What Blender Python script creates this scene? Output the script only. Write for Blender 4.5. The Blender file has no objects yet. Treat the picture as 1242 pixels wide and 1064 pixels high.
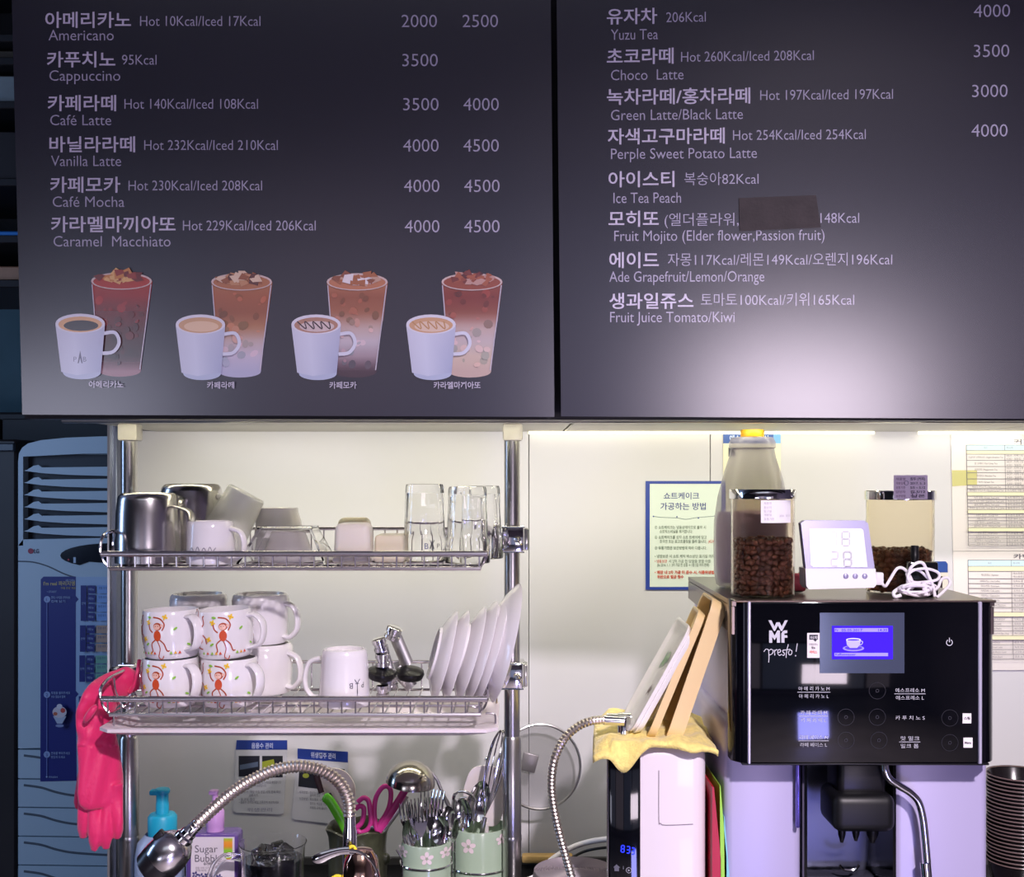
import bpy, bmesh, math, random
from mathutils import Vector, Matrix, Euler
random.seed(7)
PI = math.pi
SC = bpy.context.scene
COL = SC.collection

# ---------------------------------------------------------------- colour + camera + light
def lin(c):
    return tuple(((v/255)/12.92 if v/255 <= .04045 else ((v/255+.055)/1.055)**2.4) for v in c)

F, CX, HY, EYE = 1400.0, 621.0, 580.0, 1.55          # focal length (px), image centre, horizon row, eye height (m)
cam = bpy.data.cameras.new('camera'); cam_o = bpy.data.objects.new('camera', cam); COL.objects.link(cam_o)
cam_o.location = (0, 0, EYE); cam_o.rotation_euler = (PI/2, 0, 0)
cam.sensor_width = 36; cam.lens = 36*F/1242; cam.shift_y = (HY-532)/1242; cam.clip_start = .02
SC.camera = cam_o
W = bpy.data.worlds.new('world'); SC.world = W; W.use_nodes = True
W.node_tree.nodes['Background'].inputs[0].default_value = (.35, .42, .60, 1)
W.node_tree.nodes['Background'].inputs[1].default_value = .10
vs = SC.view_settings
vs.view_transform = 'Standard'; vs.look = 'None'; vs.exposure = 0.0; vs.gamma = 1; vs.use_curve_mapping = False

def area(name, loc, target, sx, sy, power, col, spread=PI):
    l = bpy.data.lights.new(name, 'AREA'); l.shape = 'RECTANGLE'; l.size = sx; l.size_y = sy
    l.energy = power; l.color = col; l.spread = spread
    o = bpy.data.objects.new(name, l); COL.objects.link(o); o.location = loc
    o.rotation_euler = (Vector(target)-Vector(loc)).to_track_quat('-Z', 'Y').to_euler()
    return o
# ceiling downlight over the service side, slightly right of the camera
area('ceiling_spot_light', (.60, -.72, 2.75), (.53, -.10, .90), .13, .13, 80, (1.0, .88, .97), math.radians(103))
# added broad overhead fill, for ambient light and reflections in the steel
area('ambient_fill_light', (-.3, -1.1, 2.72), (-.3, -1.1, 0), 2.2, 1.2, 5, (.80, .88, 1.0))
# added light behind the photographer, mirrored as glare in the menu board (soft, pinkish, low)
area('board_glare_light', (.88, -2.35, .84), (.35, 1.4, 1.35), .75, .42, 15, (1.0, .84, .98))
area('board_glare_light_left', (-2.0, -2.3, .74), (-.3, 1.4, 1.35), .9, .5, 5.5, (.80, .80, 1.0))  # added second glare light, for the lower left of the left board
# cool daylight reaching the back room on the left
area('back_room_daylight', (-3.3, 1.6, 1.9), (-1.7, 4.4, 1.25), 1.2, 1.4, 42, (.40, .60, 1.0))
area('blue_fill_light', (.60, -.9, .26), (.95, 1.4, 1.05), .35, .4, 9.0, (.34, .34, 1.0))  # added blue fill to tint the coffee machine's lower body, no sign here
# LED strip under the wall shelf, then an added light along its rear reflection
area('led_strip_light', (.36, 1.70, 1.618), (.36, 1.92, 1.30), 1.95, .012, 4.2, (1.0, .955, .78), math.radians(160))
area('led_reflection_light', (.95, 1.925, 1.622), (.95, 1.90, 1.2), 1.1, .008, .15, (1.0, .97, .86))

# ---------------------------------------------------------------- materials
_M = {}
def mat(name, c=(200, 200, 200), rough=.5, metal=0., trans=0., alpha=1., spec=.5, emit=None, es=0., bump=0., bscale=80., var=0., vscale=20., coat=0., ior=1.45, sheen=0., sss=0.):
    if name in _M: return _M[name]
    m = bpy.data.materials.new(name); m.use_nodes = True; nt = m.node_tree; p = nt.nodes['Principled BSDF']
    col = lin(c) + (1,)
    p.inputs['Base Color'].default_value = col
    p.inputs['Roughness'].default_value = rough; p.inputs['Metallic'].default_value = metal
    p.inputs['Transmission Weight'].default_value = trans; p.inputs['Alpha'].default_value = alpha
    p.inputs['Specular IOR Level'].default_value = spec; p.inputs['IOR'].default_value = ior
    p.inputs['Coat Weight'].default_value = coat; p.inputs['Sheen Weight'].default_value = sheen
    if sss: p.inputs['Subsurface Weight'].default_value = sss; p.inputs['Subsurface Radius'].default_value = (.01, .008, .006)
    if emit:
        p.inputs['Emission Color'].default_value = lin(emit)+(1,); p.inputs['Emission Strength'].default_value = es
    tc = nt.nodes.new('ShaderNodeTexCoord')
    if var:
        n = nt.nodes.new('ShaderNodeTexNoise'); n.inputs['Scale'].default_value = vscale; n.inputs['Detail'].default_value = 4
        r = nt.nodes.new('ShaderNodeValToRGB')
        r.color_ramp.elements[0].color = tuple(v*(1-var) for v in col[:3])+(1,)
        r.color_ramp.elements[1].color = tuple(min(1, v*(1+var)) for v in col[:3])+(1,)
        r.color_ramp.elements[0].position = .3; r.color_ramp.elements[1].position = .7
        nt.links.new(tc.outputs['Object'], n.inputs['Vector']); nt.links.new(n.outputs['Fac'], r.inputs['Fac'])
        nt.links.new(r.outputs['Color'], p.inputs['Base Color'])
    if bump:
        n = nt.nodes.new('ShaderNodeTexNoise'); n.inputs['Scale'].default_value = bscale; n.inputs['Detail'].default_value = 3
        b = nt.nodes.new('ShaderNodeBump'); b.inputs['Strength'].default_value = bump; b.inputs['Distance'].default_value = .002
        nt.links.new(tc.outputs['Object'], n.inputs['Vector']); nt.links.new(n.outputs['Fac'], b.inputs['Height'])
        nt.links.new(b.outputs['Normal'], p.inputs['Normal'])
    _M[name] = m; return m

def ink_mat(name, rough=.5, noise=0., spec=.5):
    if name in _M: return _M[name]
    m = bpy.data.materials.new(name); m.use_nodes = True; nt = m.node_tree; p = nt.nodes['Principled BSDF']
    a = nt.nodes.new('ShaderNodeAttribute'); a.attribute_name = 'ink'
    p.inputs['Roughness'].default_value = rough; p.inputs['Specular IOR Level'].default_value = spec
    nt.links.new(a.outputs['Color'], p.inputs['Base Color'])
    _M[name] = m; return m
INK = ink_mat('printed_ink', .45); INKG = ink_mat('glossy_ink', .2); INKB = ink_mat('laminated_ink', .23); INKB.node_tree.nodes['Principled BSDF'].inputs['IOR'].default_value = 2.2

WALLM = mat('wall_panel_gloss', (206, 205, 208), .32, spec=.3, bump=.02, bscale=6)
STEEL = mat('brushed_steel', (190, 188, 186), .28, 1, bump=.02, bscale=200)
CHROME = mat('chrome', (225, 224, 226), .08, 1)
WIREM = mat('wire_steel', (205, 200, 205), .22, 1)
BLACKP = mat('black_plastic', (14, 13, 17), .35)
BLACKG = mat('black_glass', (6, 7, 12), .06, coat=.4)
WHITEC = mat('white_ceramic', (236, 232, 234), .16, coat=.4)
WHITEP = mat('white_plastic', (232, 228, 232), .4)
GLASS = mat('clear_glass', (255, 255, 255), .02, trans=1, ior=1.45)
PAPER = mat('paper', (236, 232, 224), .6)

# ---------------------------------------------------------------- mesh helpers
def P(px, py, D): return Vector(((px-CX)/F*D, D, EYE-(py-HY)/F*D))
def RX(w, D): return w/F*D

class MB:
    def __init__(s): s.v = []; s.f = []
    def add(s, v, f):
        n = len(s.v); s.v += [Vector(p) for p in v]; s.f += [tuple(i+n for i in q) for q in f]; return s
    def box(s, c, d, M=None):
        v = [Vector((x*d[0]/2, y*d[1]/2, z*d[2]/2)) for x in (-1, 1) for y in (-1, 1) for z in (-1, 1)]
        if M is not None: v = [M @ p for p in v]
        c = Vector(c)
        return s.add([p+c for p in v], [(0, 1, 3, 2), (4, 6, 7, 5), (0, 4, 5, 1), (2, 3, 7, 6), (0, 2, 6, 4), (1, 5, 7, 3)])
    def rbox(s, c, d, r=.004, seg=2, M=None):
        bm = bmesh.new(); bmesh.ops.create_cube(bm, size=1)
        for v in bm.verts: v.co = Vector((v.co.x*d[0], v.co.y*d[1], v.co.z*d[2]))
        bmesh.ops.bevel(bm, geom=bm.edges[:], offset=min(r, min(d)*.49), segments=seg, profile=.5, affect='EDGES')
        bm.verts.ensure_lookup_table()
        v = [(M @ p.co if M is not None else p.co) + Vector(c) for p in bm.verts]
        s.add(v, [tuple(q.index for q in fc.verts) for fc in bm.faces]); bm.free(); return s
    def lathe(s, prof, c=(0, 0, 0), seg=40, axis=None, cap0=False, cap1=False, sx=1, sy=1):
        c = Vector(c); R = Vector((0, 0, 1)).rotation_difference(Vector(axis).normalized()).to_matrix() if axis is not None else None
        v = []; f = []
        for (r, z) in prof:
            for k in range(seg):
                a = 2*PI*k/seg; p = Vector((r*math.cos(a)*sx, r*math.sin(a)*sy, z))
                v.append((R @ p if R else p)+c)
        for i in range(len(prof)-1):
            for k in range(seg):
                k2 = (k+1) % seg; f.append((i*seg+k, i*seg+k2, (i+1)*seg+k2, (i+1)*seg+k))
        if cap0: f.append(tuple(range(seg))[::-1])
        if cap1: f.append(tuple((len(prof)-1)*seg+k for k in range(seg)))
        return s.add(v, f)
    def tube(s, path, r, seg=8, closed=False, flat=1., caps=True, up=None):
        path = [Vector(p) for p in path]; n = len(path)
        rr = r if isinstance(r, (list, tuple)) else [r]*n
        v = []; f = []; N = None
        for i, p in enumerate(path):
            a = path[(i-1) % n] if (closed or i > 0) else p; b = path[(i+1) % n] if (closed or i < n-1) else p
            t = (b-a).normalized() if (b-a).length > 1e-9 else Vector((0, 0, 1))
            if N is None:
                u = Vector(up) if up is not None else (Vector((0, 1, 0)) if abs(t.y) < .9 else Vector((1, 0, 0)))
                N = (u-t*u.dot(t)).normalized()
            else: N = (N-t*N.dot(t)).normalized()
            B = t.cross(N)
            for k in range(seg):
                a2 = 2*PI*k/seg; v.append(p+(N*math.cos(a2)*flat+B*math.sin(a2))*rr[i])
        m = n if closed else n-1
        for i in range(m):
            j = (i+1) % n
            for k in range(seg):
                k2 = (k+1) % seg; f.append((i*seg+k, i*seg+k2, j*seg+k2, j*seg+k))
        if not closed and caps:
            f.append(tuple(range(seg))[::-1]); f.append(tuple((n-1)*seg+k for k in range(seg)))
        return s.add(v, f)
    def extrude(s, pts, d):
        """closed outline (3-D points) pushed along vector d"""
        n = len(pts); d = Vector(d); pts = [Vector(p) for p in pts]
        f = [tuple(range(n)), tuple(range(2*n-1, n-1, -1))] + [(i, n+i, n+(i+1) % n, (i+1) % n) for i in range(n)]
        return s.add(pts+[p+d for p in pts], f)
    def ell(s, c, r, M=None, u=12, w=8):
        v = []; f = []
        for i in range(w+1):
            th = PI*i/w
            for k in range(u):
                a = 2*PI*k/u; p = Vector((r[0]*math.sin(th)*math.cos(a), r[1]*math.sin(th)*math.sin(a), r[2]*math.cos(th)))
                v.append((M @ p if M is not None else p)+Vector(c))
        for i in range(w):
            for k in range(u):
                k2 = (k+1) % u; f.append((i*u+k, (i+1)*u+k, (i+1)*u+k2, i*u+k2))
        return s.add(v, f)
    def build(s, name, m, parent=None, smooth=True, ang=40):
        off = Vector((0, 0, 0)); q = parent
        while q is not None: off += q.location; q = q.parent
        me = bpy.data.meshes.new(name); me.from_pydata([tuple(p-off) for p in s.v], [], s.f)
        bm = bmesh.new(); bm.from_mesh(me); bmesh.ops.remove_doubles(bm, verts=bm.verts, dist=1e-6)
        bmesh.ops.recalc_face_normals(bm, faces=bm.faces); bm.to_mesh(me); bm.free()
        if smooth: me.shade_smooth(); me.set_sharp_from_angle(angle=math.radians(ang))
        me.materials.append(m)
        o = bpy.data.objects.new(name, me); COL.objects.link(o); o.parent = parent
        return o

def smooth_path(pts, n=8, closed=False):
    pts = [Vector(p) for p in pts]; out = []; m = len(pts)
    g = (lambda i: pts[i % m]) if closed else (lambda i: pts[max(0, min(m-1, i))])
    for i in range(m if closed else m-1):
        a, b, c, d = g(i-1), g(i), g(i+1), g(i+2)
        for k in range(n):
            t = k/n; out.append(.5*((2*b)+(c-a)*t+(2*a-5*b+4*c-d)*t*t+(3*b-a-3*c+d)*t**3))
    if not closed: out.append(pts[-1])
    return out
def resample(path, step):
    out = [path[0]]; acc = 0
    for a, b in zip(path, path[1:]):
        L = (b-a).length
        while acc+L >= step and L > 0:
            t = (step-acc)/L; a = a+(b-a)*t; out.append(a.copy()); L = (b-a).length; acc = 0
        acc += L
    return out
def sp(pts, D, n=8): return smooth_path([P(p[0], p[1], p[2] if len(p) > 2 else D) for p in pts], n)

def tag(o, label=None, cat=None, group=None, kind=None):
    if label: o['label'] = label
    if cat: o['category'] = cat
    if group: o['group'] = group
    if kind: o['kind'] = kind
    return o
def thing(name, loc, label, cat, group=None, kind=None):
    o = bpy.data.objects.new(name, None); COL.objects.link(o); o.location = loc; o.empty_display_size = .02
    return tag(o, label, cat, group, kind)
def copy_tree(o, parent=None):
    c = o.copy(); COL.objects.link(c); c.parent = parent
    for ch in list(o.children): copy_tree(ch, c)
    return c

# ---------------------------------------------------------------- flat print (lettering, pictures) lying on real surfaces
_T = {}
_c = bpy.data.curves.new('t', 'FONT'); _TC = (_c, bpy.data.objects.new('t', _c))
def glyphs(s, off=0., shear=0.):
    k = (s, off, shear)
    if k in _T: return _T[k]
    c = _TC[0]; c.body = s; c.offset = off; c.shear = shear; c.resolution_u = 3
    o = _TC[1]; me = bpy.data.meshes.new_from_object(o)
    v = [(p.co.x, p.co.y) for p in me.vertices]; f = [tuple(q.vertices) for q in me.polygons]
    bpy.data.meshes.remove(me)
    if not v: v = [(0, 0)]
    x0 = min(p[0] for p in v); x1 = max(p[0] for p in v)
    _T[k] = (v, f, x0, x1); return _T[k]

class Print:
    """2-D artwork in the pixel grid of the photograph, laid by M(px,py,lift) on a surface of the scene"""
    def __init__(s, M, lift=.0003, step=.00004): s.M = M; s.v = []; s.f = []; s.c = []; s.l = lift; s.step = step
    def raw(s, pts, faces, col, lift=None):
        n = len(s.v); L = s.l if lift is None else lift
        s.v += [s.M(p[0], p[1], L) for p in pts]; s.f += [tuple(i+n for i in q) for q in faces]
        if isinstance(col, list): s.c += [lin(c) for c in col]
        else: s.c += [lin(col)]*len(pts)
        s.l += s.step
        return s
    def poly(s, pts, col): return s.raw(pts, [tuple(range(len(pts)))], col)
    def rect(s, x0, y0, x1, y1, col): return s.poly([(x0, y0), (x1, y0), (x1, y1), (x0, y1)], col)
    def ell(s, cx, cy, rx, ry, col, n=24, rot=0):
        cr, sr = math.cos(rot), math.sin(rot)
        return s.poly([(cx+rx*math.cos(2*PI*k/n)*cr-ry*math.sin(2*PI*k/n)*sr, cy+rx*math.cos(2*PI*k/n)*sr+ry*math.sin(2*PI*k/n)*cr) for k in range(n)], col)
    def stroke(s, pts, w, col, smooth=True, closed=False):
        q = [Vector((p[0], p[1], 0)) for p in pts]
        if smooth and len(q) > 2: q = smooth_path(q, 5, closed)
        V = []; n = len(q)
        for i in range(n):
            if closed: t = q[(i+1) % n]-q[(i-1) % n]
            else: t = q[min(n-1, i+1)]-q[max(0, i-1)]
            t.normalize(); d = Vector((-t.y, t.x, 0))*w/2
            V += [q[i]+d, q[i]-d]
        m = n if closed else n-1
        return s.raw([(p.x, p.y) for p in V], [(2*i, 2*i+1, (2*i+3) % (2*n), (2*i+2) % (2*n)) for i in range(m)], col)
    def grid(s, x0, y0, x1, y1, cols, shape=None):
        """vertical colour blend; shape(y)->(xl,xr)"""
        n = len(cols); pts = []; fc = []; cc = []
        for i, c in enumerate(cols):
            y = y0+(y1-y0)*i/(n-1); a, b = shape(y) if shape else (x0, x1); pts += [(a, y), (b, y)]; cc += [c, c]
            if i: fc.append((2*i-2, 2*i-1, 2*i+1, 2*i))
        return s.raw(pts, fc, cc)
    def text(s, t, x0, y, size, col, x1=None, off=0., shear=0., slope=0., align='L', flip=False):
        v, f, a, b = glyphs(t, off, shear)
        if x1 is not None: sx = (x1-x0)/max(1e-6, b-a)
        else: sx = size
        w = (b-a)*sx
        if align == 'C': x0 = x0-w/2
        pts = []
        for p in v:
            X = (p[0]-a)*sx; Y = p[1]*size
            if flip: pts.append((x0+w-X, y+Y-0))
            else: pts.append((x0+X, y-Y+slope*X))
        return s.raw(pts, f, col)
    def build(s, name, parent, m=None):
        off = Vector((0, 0, 0)); q = parent
        while q is not None: off += q.location; q = q.parent
        me = bpy.data.meshes.new(name); me.from_pydata([tuple(Vector(p)-off) for p in s.v], [], s.f)
        a = me.color_attributes.new('ink', 'FLOAT_COLOR', 'POINT')
        a.data.foreach_set('color', [x for c in s.c for x in (c[0], c[1], c[2], 1)])
        me.materials.append(m or INK)
        o = bpy.data.objects.new(name, me); COL.objects.link(o); o.parent = parent; return o
def flat(D): return lambda px, py, l: P(px, py, D) - Vector((0, l, 0))

# ================================================================ THE SETTING
WD = 1.95                                            # distance of the white panelled wall
def simple(name, c, d, m, kind='structure'):
    o = MB().box(c, d).build(name, m, smooth=False); o['kind'] = kind; return o
simple('floor', (0, 1, -.03), (7.2, 10, .06), mat('floor_tile', (128, 122, 122), .4, var=.15, vscale=3))
simple('ceiling', (0, 1, 2.80), (7.2, 10, .06), mat('ceiling_paint', (170, 168, 176), .8, bump=.05, bscale=40))
simple('wall_left', (-3.6, 1, 1.4), (.06, 10, 2.86), mat('dark_wall', (40, 46, 54), .7, var=.1))
simple('wall_right', (2.7, -.6, 1.4), (.06, 6.8, 2.86), mat('grey_wall', (140, 132, 146), .7, var=.1))
simple('wall_rear', (0, 6.0, 1.4), (7.2, .06, 2.86), mat('teal_wall', (92, 122, 132), .8, var=.08, vscale=6))
simple('wall_front', (0, -3.9, 1.4), (7.2, .06, 2.86), mat('front_wall', (150, 140, 156), .7, var=.1))
# added unseen window band behind the photographer, glowing for board glare and steel reflections
wf = MB(); wn = thing('added_window_glow', (-.35, -3.86, .9), None, None, None, 'structure')
for k in range(5):
    MB().box((-2.75+k*1.2+.6-.35+.35, -3.865, .88), (1.14, .01, 1.36)).build('pane', mat('glow_pane_%d' % (k % 3), (200, 204, 220), .1, emit=((205, 210, 245), (235, 215, 235), (170, 190, 240))[k % 3], es=(.36, .50, .28)[k % 3]), wn, smooth=False)
for k in range(6): MB().box((-2.75+k*1.2, -3.85, .88), (.06, .05, 1.42)).build('mullion', mat('mullion_dark', (40, 40, 46), .5), wn, smooth=False)
for z in (.17, 1.59): MB().box((.25, -3.85, z), (6.0, .05, .06)).build('rail', mat('mullion_dark'), wn, smooth=False)
wx0 = P(147, 0, WD).x
wb = MB(); wb.box(((wx0+2.67)/2, WD+.06, 1.3), (2.67-wx0, .1, 2.6)); wall = wb.build('wall_back', mat('wall_core', (150, 148, 150), .6), smooth=False); wall['kind'] = 'structure'
xs = [wx0, P(641.5, 0, WD).x, P(861.5, 0, WD).x, 1.62, 2.67]
for a, b in zip(xs, xs[1:]):
    MB().rbox(((a+b)/2, WD+.005, .815), (b-a-.0012, .01, 1.63), .0008, 1).build('wall_panel', WALLM, wall)
t1 = MB(); a = P(134.5, 0, WD-.01).x; t1.rbox(((a+wx0)/2, WD+.045, 1.31), (wx0-a, .13, 2.6), .002, 1)
t = t1.build('trim_1', mat('aluminium', (120, 128, 150), .4, .8)); t['kind'] = 'structure'
t2 = MB(); t2.box((a+.003, WD-.025, 1.3), (.004, .01, 2.56)); t = t2.build('trim_2', STEEL); t['kind'] = 'structure'

# worktop below the frame; everything on the service side stands on it
ct = thing('kitchen_counter', (.6, 1.5, 0), 'black stone worktop along the bottom of the white wall', 'counter')
MB().rbox((.98, 1.54, .885), (3.24, .82, .03), .004, 2).build('worktop', mat('black_stone', (22, 21, 24), .25, var=.4, vscale=150), ct)
MB().box((.98, 1.58, .435), (3.2, .72, .87)).build('base_cabinet', mat('cabinet_grey', (110, 108, 112), .5), ct, smooth=False)
MB().box((.98, WD-.006, .905), (3.2, .008, .012)).build('sealant_strip', mat('sealant', (60, 58, 58), .7, var=.2), ct)

# wall shelf above (only its underside shows) with its LED strip and a glowing line for its reflection
sh = thing('wall_shelf', (.6, 1.78, 1.63), 'steel wall shelf whose underside carries the light strip and its glowing reflection line', 'shelf')
zs = EYE + .0783
def shelfpx(px): return P(px, 0, 1.9).x
edges = [-.600, P(690.5, 0, 1.75).x, P(1238, 0, 1.75).x, 2.6]
for e0, e1 in zip(edges, edges[1:]):
    MB().rbox(((e0+e1)/2, 1.745, zs+.010), (e1-e0-.003, .40, .020), .0015, 1).build('shelf_panel', mat('shelf_steel', (176, 172, 160), .42, .85, bump=.03, bscale=300), sh)
MB().rbox(((2.6-.6)/2, 1.54, zs+.012), (2.6+.6, .014, .034), .002, 1).build('front_lip', STEEL, sh)
LEDM = mat('led_light', (255, 250, 225), .5, emit=(255, 248, 215), es=17)
LEDR = mat('led_reflection_line', (255, 250, 225), .5, emit=(255, 248, 215), es=3.0)
for x0, x1, D in ((-.595, P(1250, 0, 1.56).x, 1.565),):
    MB().box(((x0+x1)/2, D, zs-.0015), (x1-x0, .008, .003)).build('bright_strip', LEDM, sh, smooth=False)
for p0, p1 in ((641, 1060), (1114, 1242)):
    x0, x1 = P(p0, 0, 1.938).x, P(p1, 0, 1.938).x
    MB().box(((x0+x1)/2, 1.938, zs-.0025), (x1-x0, .006, .004)).build('bright_strip', LEDR, sh, smooth=False)  # emissive line put in for the LED tube's reflection at the wall

# ================================================================ MENU BOARDS
BZ = EYE+75/F*1.30
def board_plane(q, x_ref):
    def M(px, py, l=0.):
        dx, dz = (px-CX)/F, -(py-HY)/F; k = .14
        # Y = 1.30 - k*(Z-BZ) - q*(X-x_ref);  X = dx*Y, Z = EYE+dz*Y
        Y = (1.30-k*(EYE-BZ)+q*x_ref)/(1+k*dz+q*dx)
        n = Vector((-q, -1, -k)).normalized()
        return Vector((dx*Y, Y, EYE+dz*Y))+n*l
    return M
ML = board_plane(0, 0); MR = board_plane(.05, .055)
def boardmat():
    m = mat('menu_board_print', (19, 20, 40), .23, bump=.008, bscale=500, spec=.5, ior=2.2); return m
def board(name, M, q, poly, label):
    c = M(sum(p[0] for p in poly)/4, sum(p[1] for p in poly)/4)
    b = thing(name, c, label, 'menu board')
    n = Vector((-q, -1, -.14)).normalized()
    mb = MB().extrude([M(*p) for p in poly], -n*.012)
    mb.build('board_panel', boardmat(), b, smooth=False)
    return b
fr = MB(); fr.extrude([P(26, -120, 1.335), P(1300, -120, 1.335), P(1300, 510.5, 1.335), P(30, 508, 1.335)], (0, .03, 0))
fo = fr.build('hanging_menu_support', mat('frame_black', (18, 16, 24), .4), smooth=False)
tag(fo, 'black hanging frame seen as a thin line between and under the two menu boards', 'support')
bl = board('menu_board', ML, 0, [(11.5, -110), (667, -110), (672.5, 505.8), (27, 503)], 'dark menu board with coffee prices and four pictured drinks')
br = board('menu_board', MR, .05, [(674, -110), (1330, -110), (1320, 508.5), (680.5, 505.2)], 'dark menu board with tea, latte and ade list and black patch')
TX = (222, 214, 236); TD = (186, 180, 204)
def row(par, M, kor, kx0, kx1, ky, sub=None, sx0=0, sx1=0, sy=0, eng=None, ex0=0, ex1=0, ey=0, prices=(), sl=0., ks=21, off=.013):
    def one(nm, *a, **k):
        pr = Print(M); pr.text(*a, **k); pr.build(nm, par, INKB)
    if kor: one('item_name', kor, kx0, ky, ks, TX, kx1, off=off, slope=sl)
    for (s, x0, x1, y) in (sub or []): one('calorie_text', s, x0, y, 17.5, TD, x1, off=-.004, slope=sl)
    if eng: one('english_name', eng, ex0, ey, 18.5, TD, ex1, off=-.004, slope=sl)
    for (s, x0, x1, y) in prices: one('price', s, x0, y, 22, TD, x1, off=-.006, slope=sl)
R = row
R(bl, ML, '아메리카노', 55, 159, 32, [('Hot 10Kcal/Iced 17Kcal', 170, 316, 31.5)], eng='Americano', ex0=59, ex1=138, ey=49, prices=[('2000', 487, 530, 33), ('2500', 561, 604, 33)])
R(bl, ML, '카푸치노', 57, 140, 80, [('95Kcal', 148, 190, 78.5)], eng='Cappuccino', ex0=60, ex1=146, ey=98, prices=[('3500', 488, 531, 80.5)])
R(bl, ML, '카페라떼', 58, 141, 133, [('Hot 140Kcal/Iced 108Kcal', 151, 313, 132)], eng='Café Latte', ex0=61, ex1=135, ey=152, prices=[('3500', 489, 532, 134), ('4000', 562, 605, 134)])
R(bl, ML, '바닐라라떼', 60, 164, 183, [('Hot 232Kcal/Iced 210Kcal', 175, 337, 182)], eng='Vanilla Latte', ex0=62, ex1=147, ey=201.5, prices=[('4000', 489, 532, 184), ('4500', 562, 605, 184)])
R(bl, ML, '카페모카', 61, 146, 232, [('Hot 230Kcal/Iced 208Kcal', 156, 318, 231)], eng='Café Mocha', ex0=64, ex1=151, ey=251, prices=[('4000', 490, 533, 233), ('4500', 563, 606, 233)])
R(bl, ML, '카라멜마끼아또', 62, 213, 280, [('Hot 229Kcal/Iced 206Kcal', 222, 383, 279.5)], eng='Caramel  Macchiato', ex0=65, ex1=207, ey=299, prices=[('4000', 491, 533, 282), ('4500', 563, 606, 282)])
R(br, MR, '유자차', 736, 797, 28, [('206Kcal', 808, 856, 27)], eng='Yuzu Tea', ex0=741, ex1=798, ey=48.5, prices=[('4000', 1181, 1225, 21)], sl=-.015)
R(br, MR, '초코라떼', 736, 817, 76.5, [('Hot 260Kcal/Iced 208Kcal', 826, 987, 75)], eng='Choco  Latte', ex0=741, ex1=829, ey=97.5, prices=[('3500', 1181, 1224, 69.5)], sl=-.013)
R(br, MR, '녹차라떼/홍차라떼', 736, 910, 125.5, [('Hot 197Kcal/Iced 197Kcal', 922, 1083, 121.5)], eng='Green Latte/Black Latte', ex0=741, ex1=901, ey=146, prices=[('3000', 1179, 1222, 118)], sl=-.010)
R(br, MR, '자색고구마라떼', 737, 879, 173.5, [('Hot 254Kcal/Iced 254Kcal', 889, 1050, 170)], eng='Perple Sweet Potato Latte', ex0=741, ex1=918, ey=193, prices=[('4000', 1178, 1222, 166)], sl=-.008)
R(br, MR, '아이스티', 738, 818, 225.5, [('복숭아82Kcal', 830, 920, 223.5)], eng='Ice Tea Peach', ex0=744, ex1=826, ey=246.5, sl=-.006)
R(br, MR, '모히또', 738, 799, 273.5, [('(엘더플라워,', 806, 896, 273), ('148Kcal', 995, 1042, 270.5)], eng='Fruit Mojito (Elder flower,Passion fruit)', ex0=745, ex1=1000, ey=292.5, sl=-.005)
R(br, MR, '에이드', 739, 799, 323.5, [('자몽117Kcal/레몬149Kcal/오렌지196Kcal', 810, 1082, 321.5)], eng='Ade Grapefruit/Lemon/Orange', ex0=739, ex1=927, ey=342, sl=-.003)
R(br, MR, '생과일쥬스', 739, 841, 373, [('토마토100Kcal/키위165Kcal', 850, 1036, 370)], eng='Fruit Juice Tomato/Kiwi', ex0=740, ex1=891, ey=391, sl=-.002)
pt = MB().extrude([MR(896, 240.5, .0006), MR(989.5, 237, .0006), MR(995, 276, .0006), MR(897, 280.5, .0006)], Vector((-.05, -1, -.14)).normalized()*.0012)
pt.build('tape_patch', mat('black_tape', (56, 48, 50), .6, bump=.2, bscale=300, var=.2, vscale=60), br, smooth=False)

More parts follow.
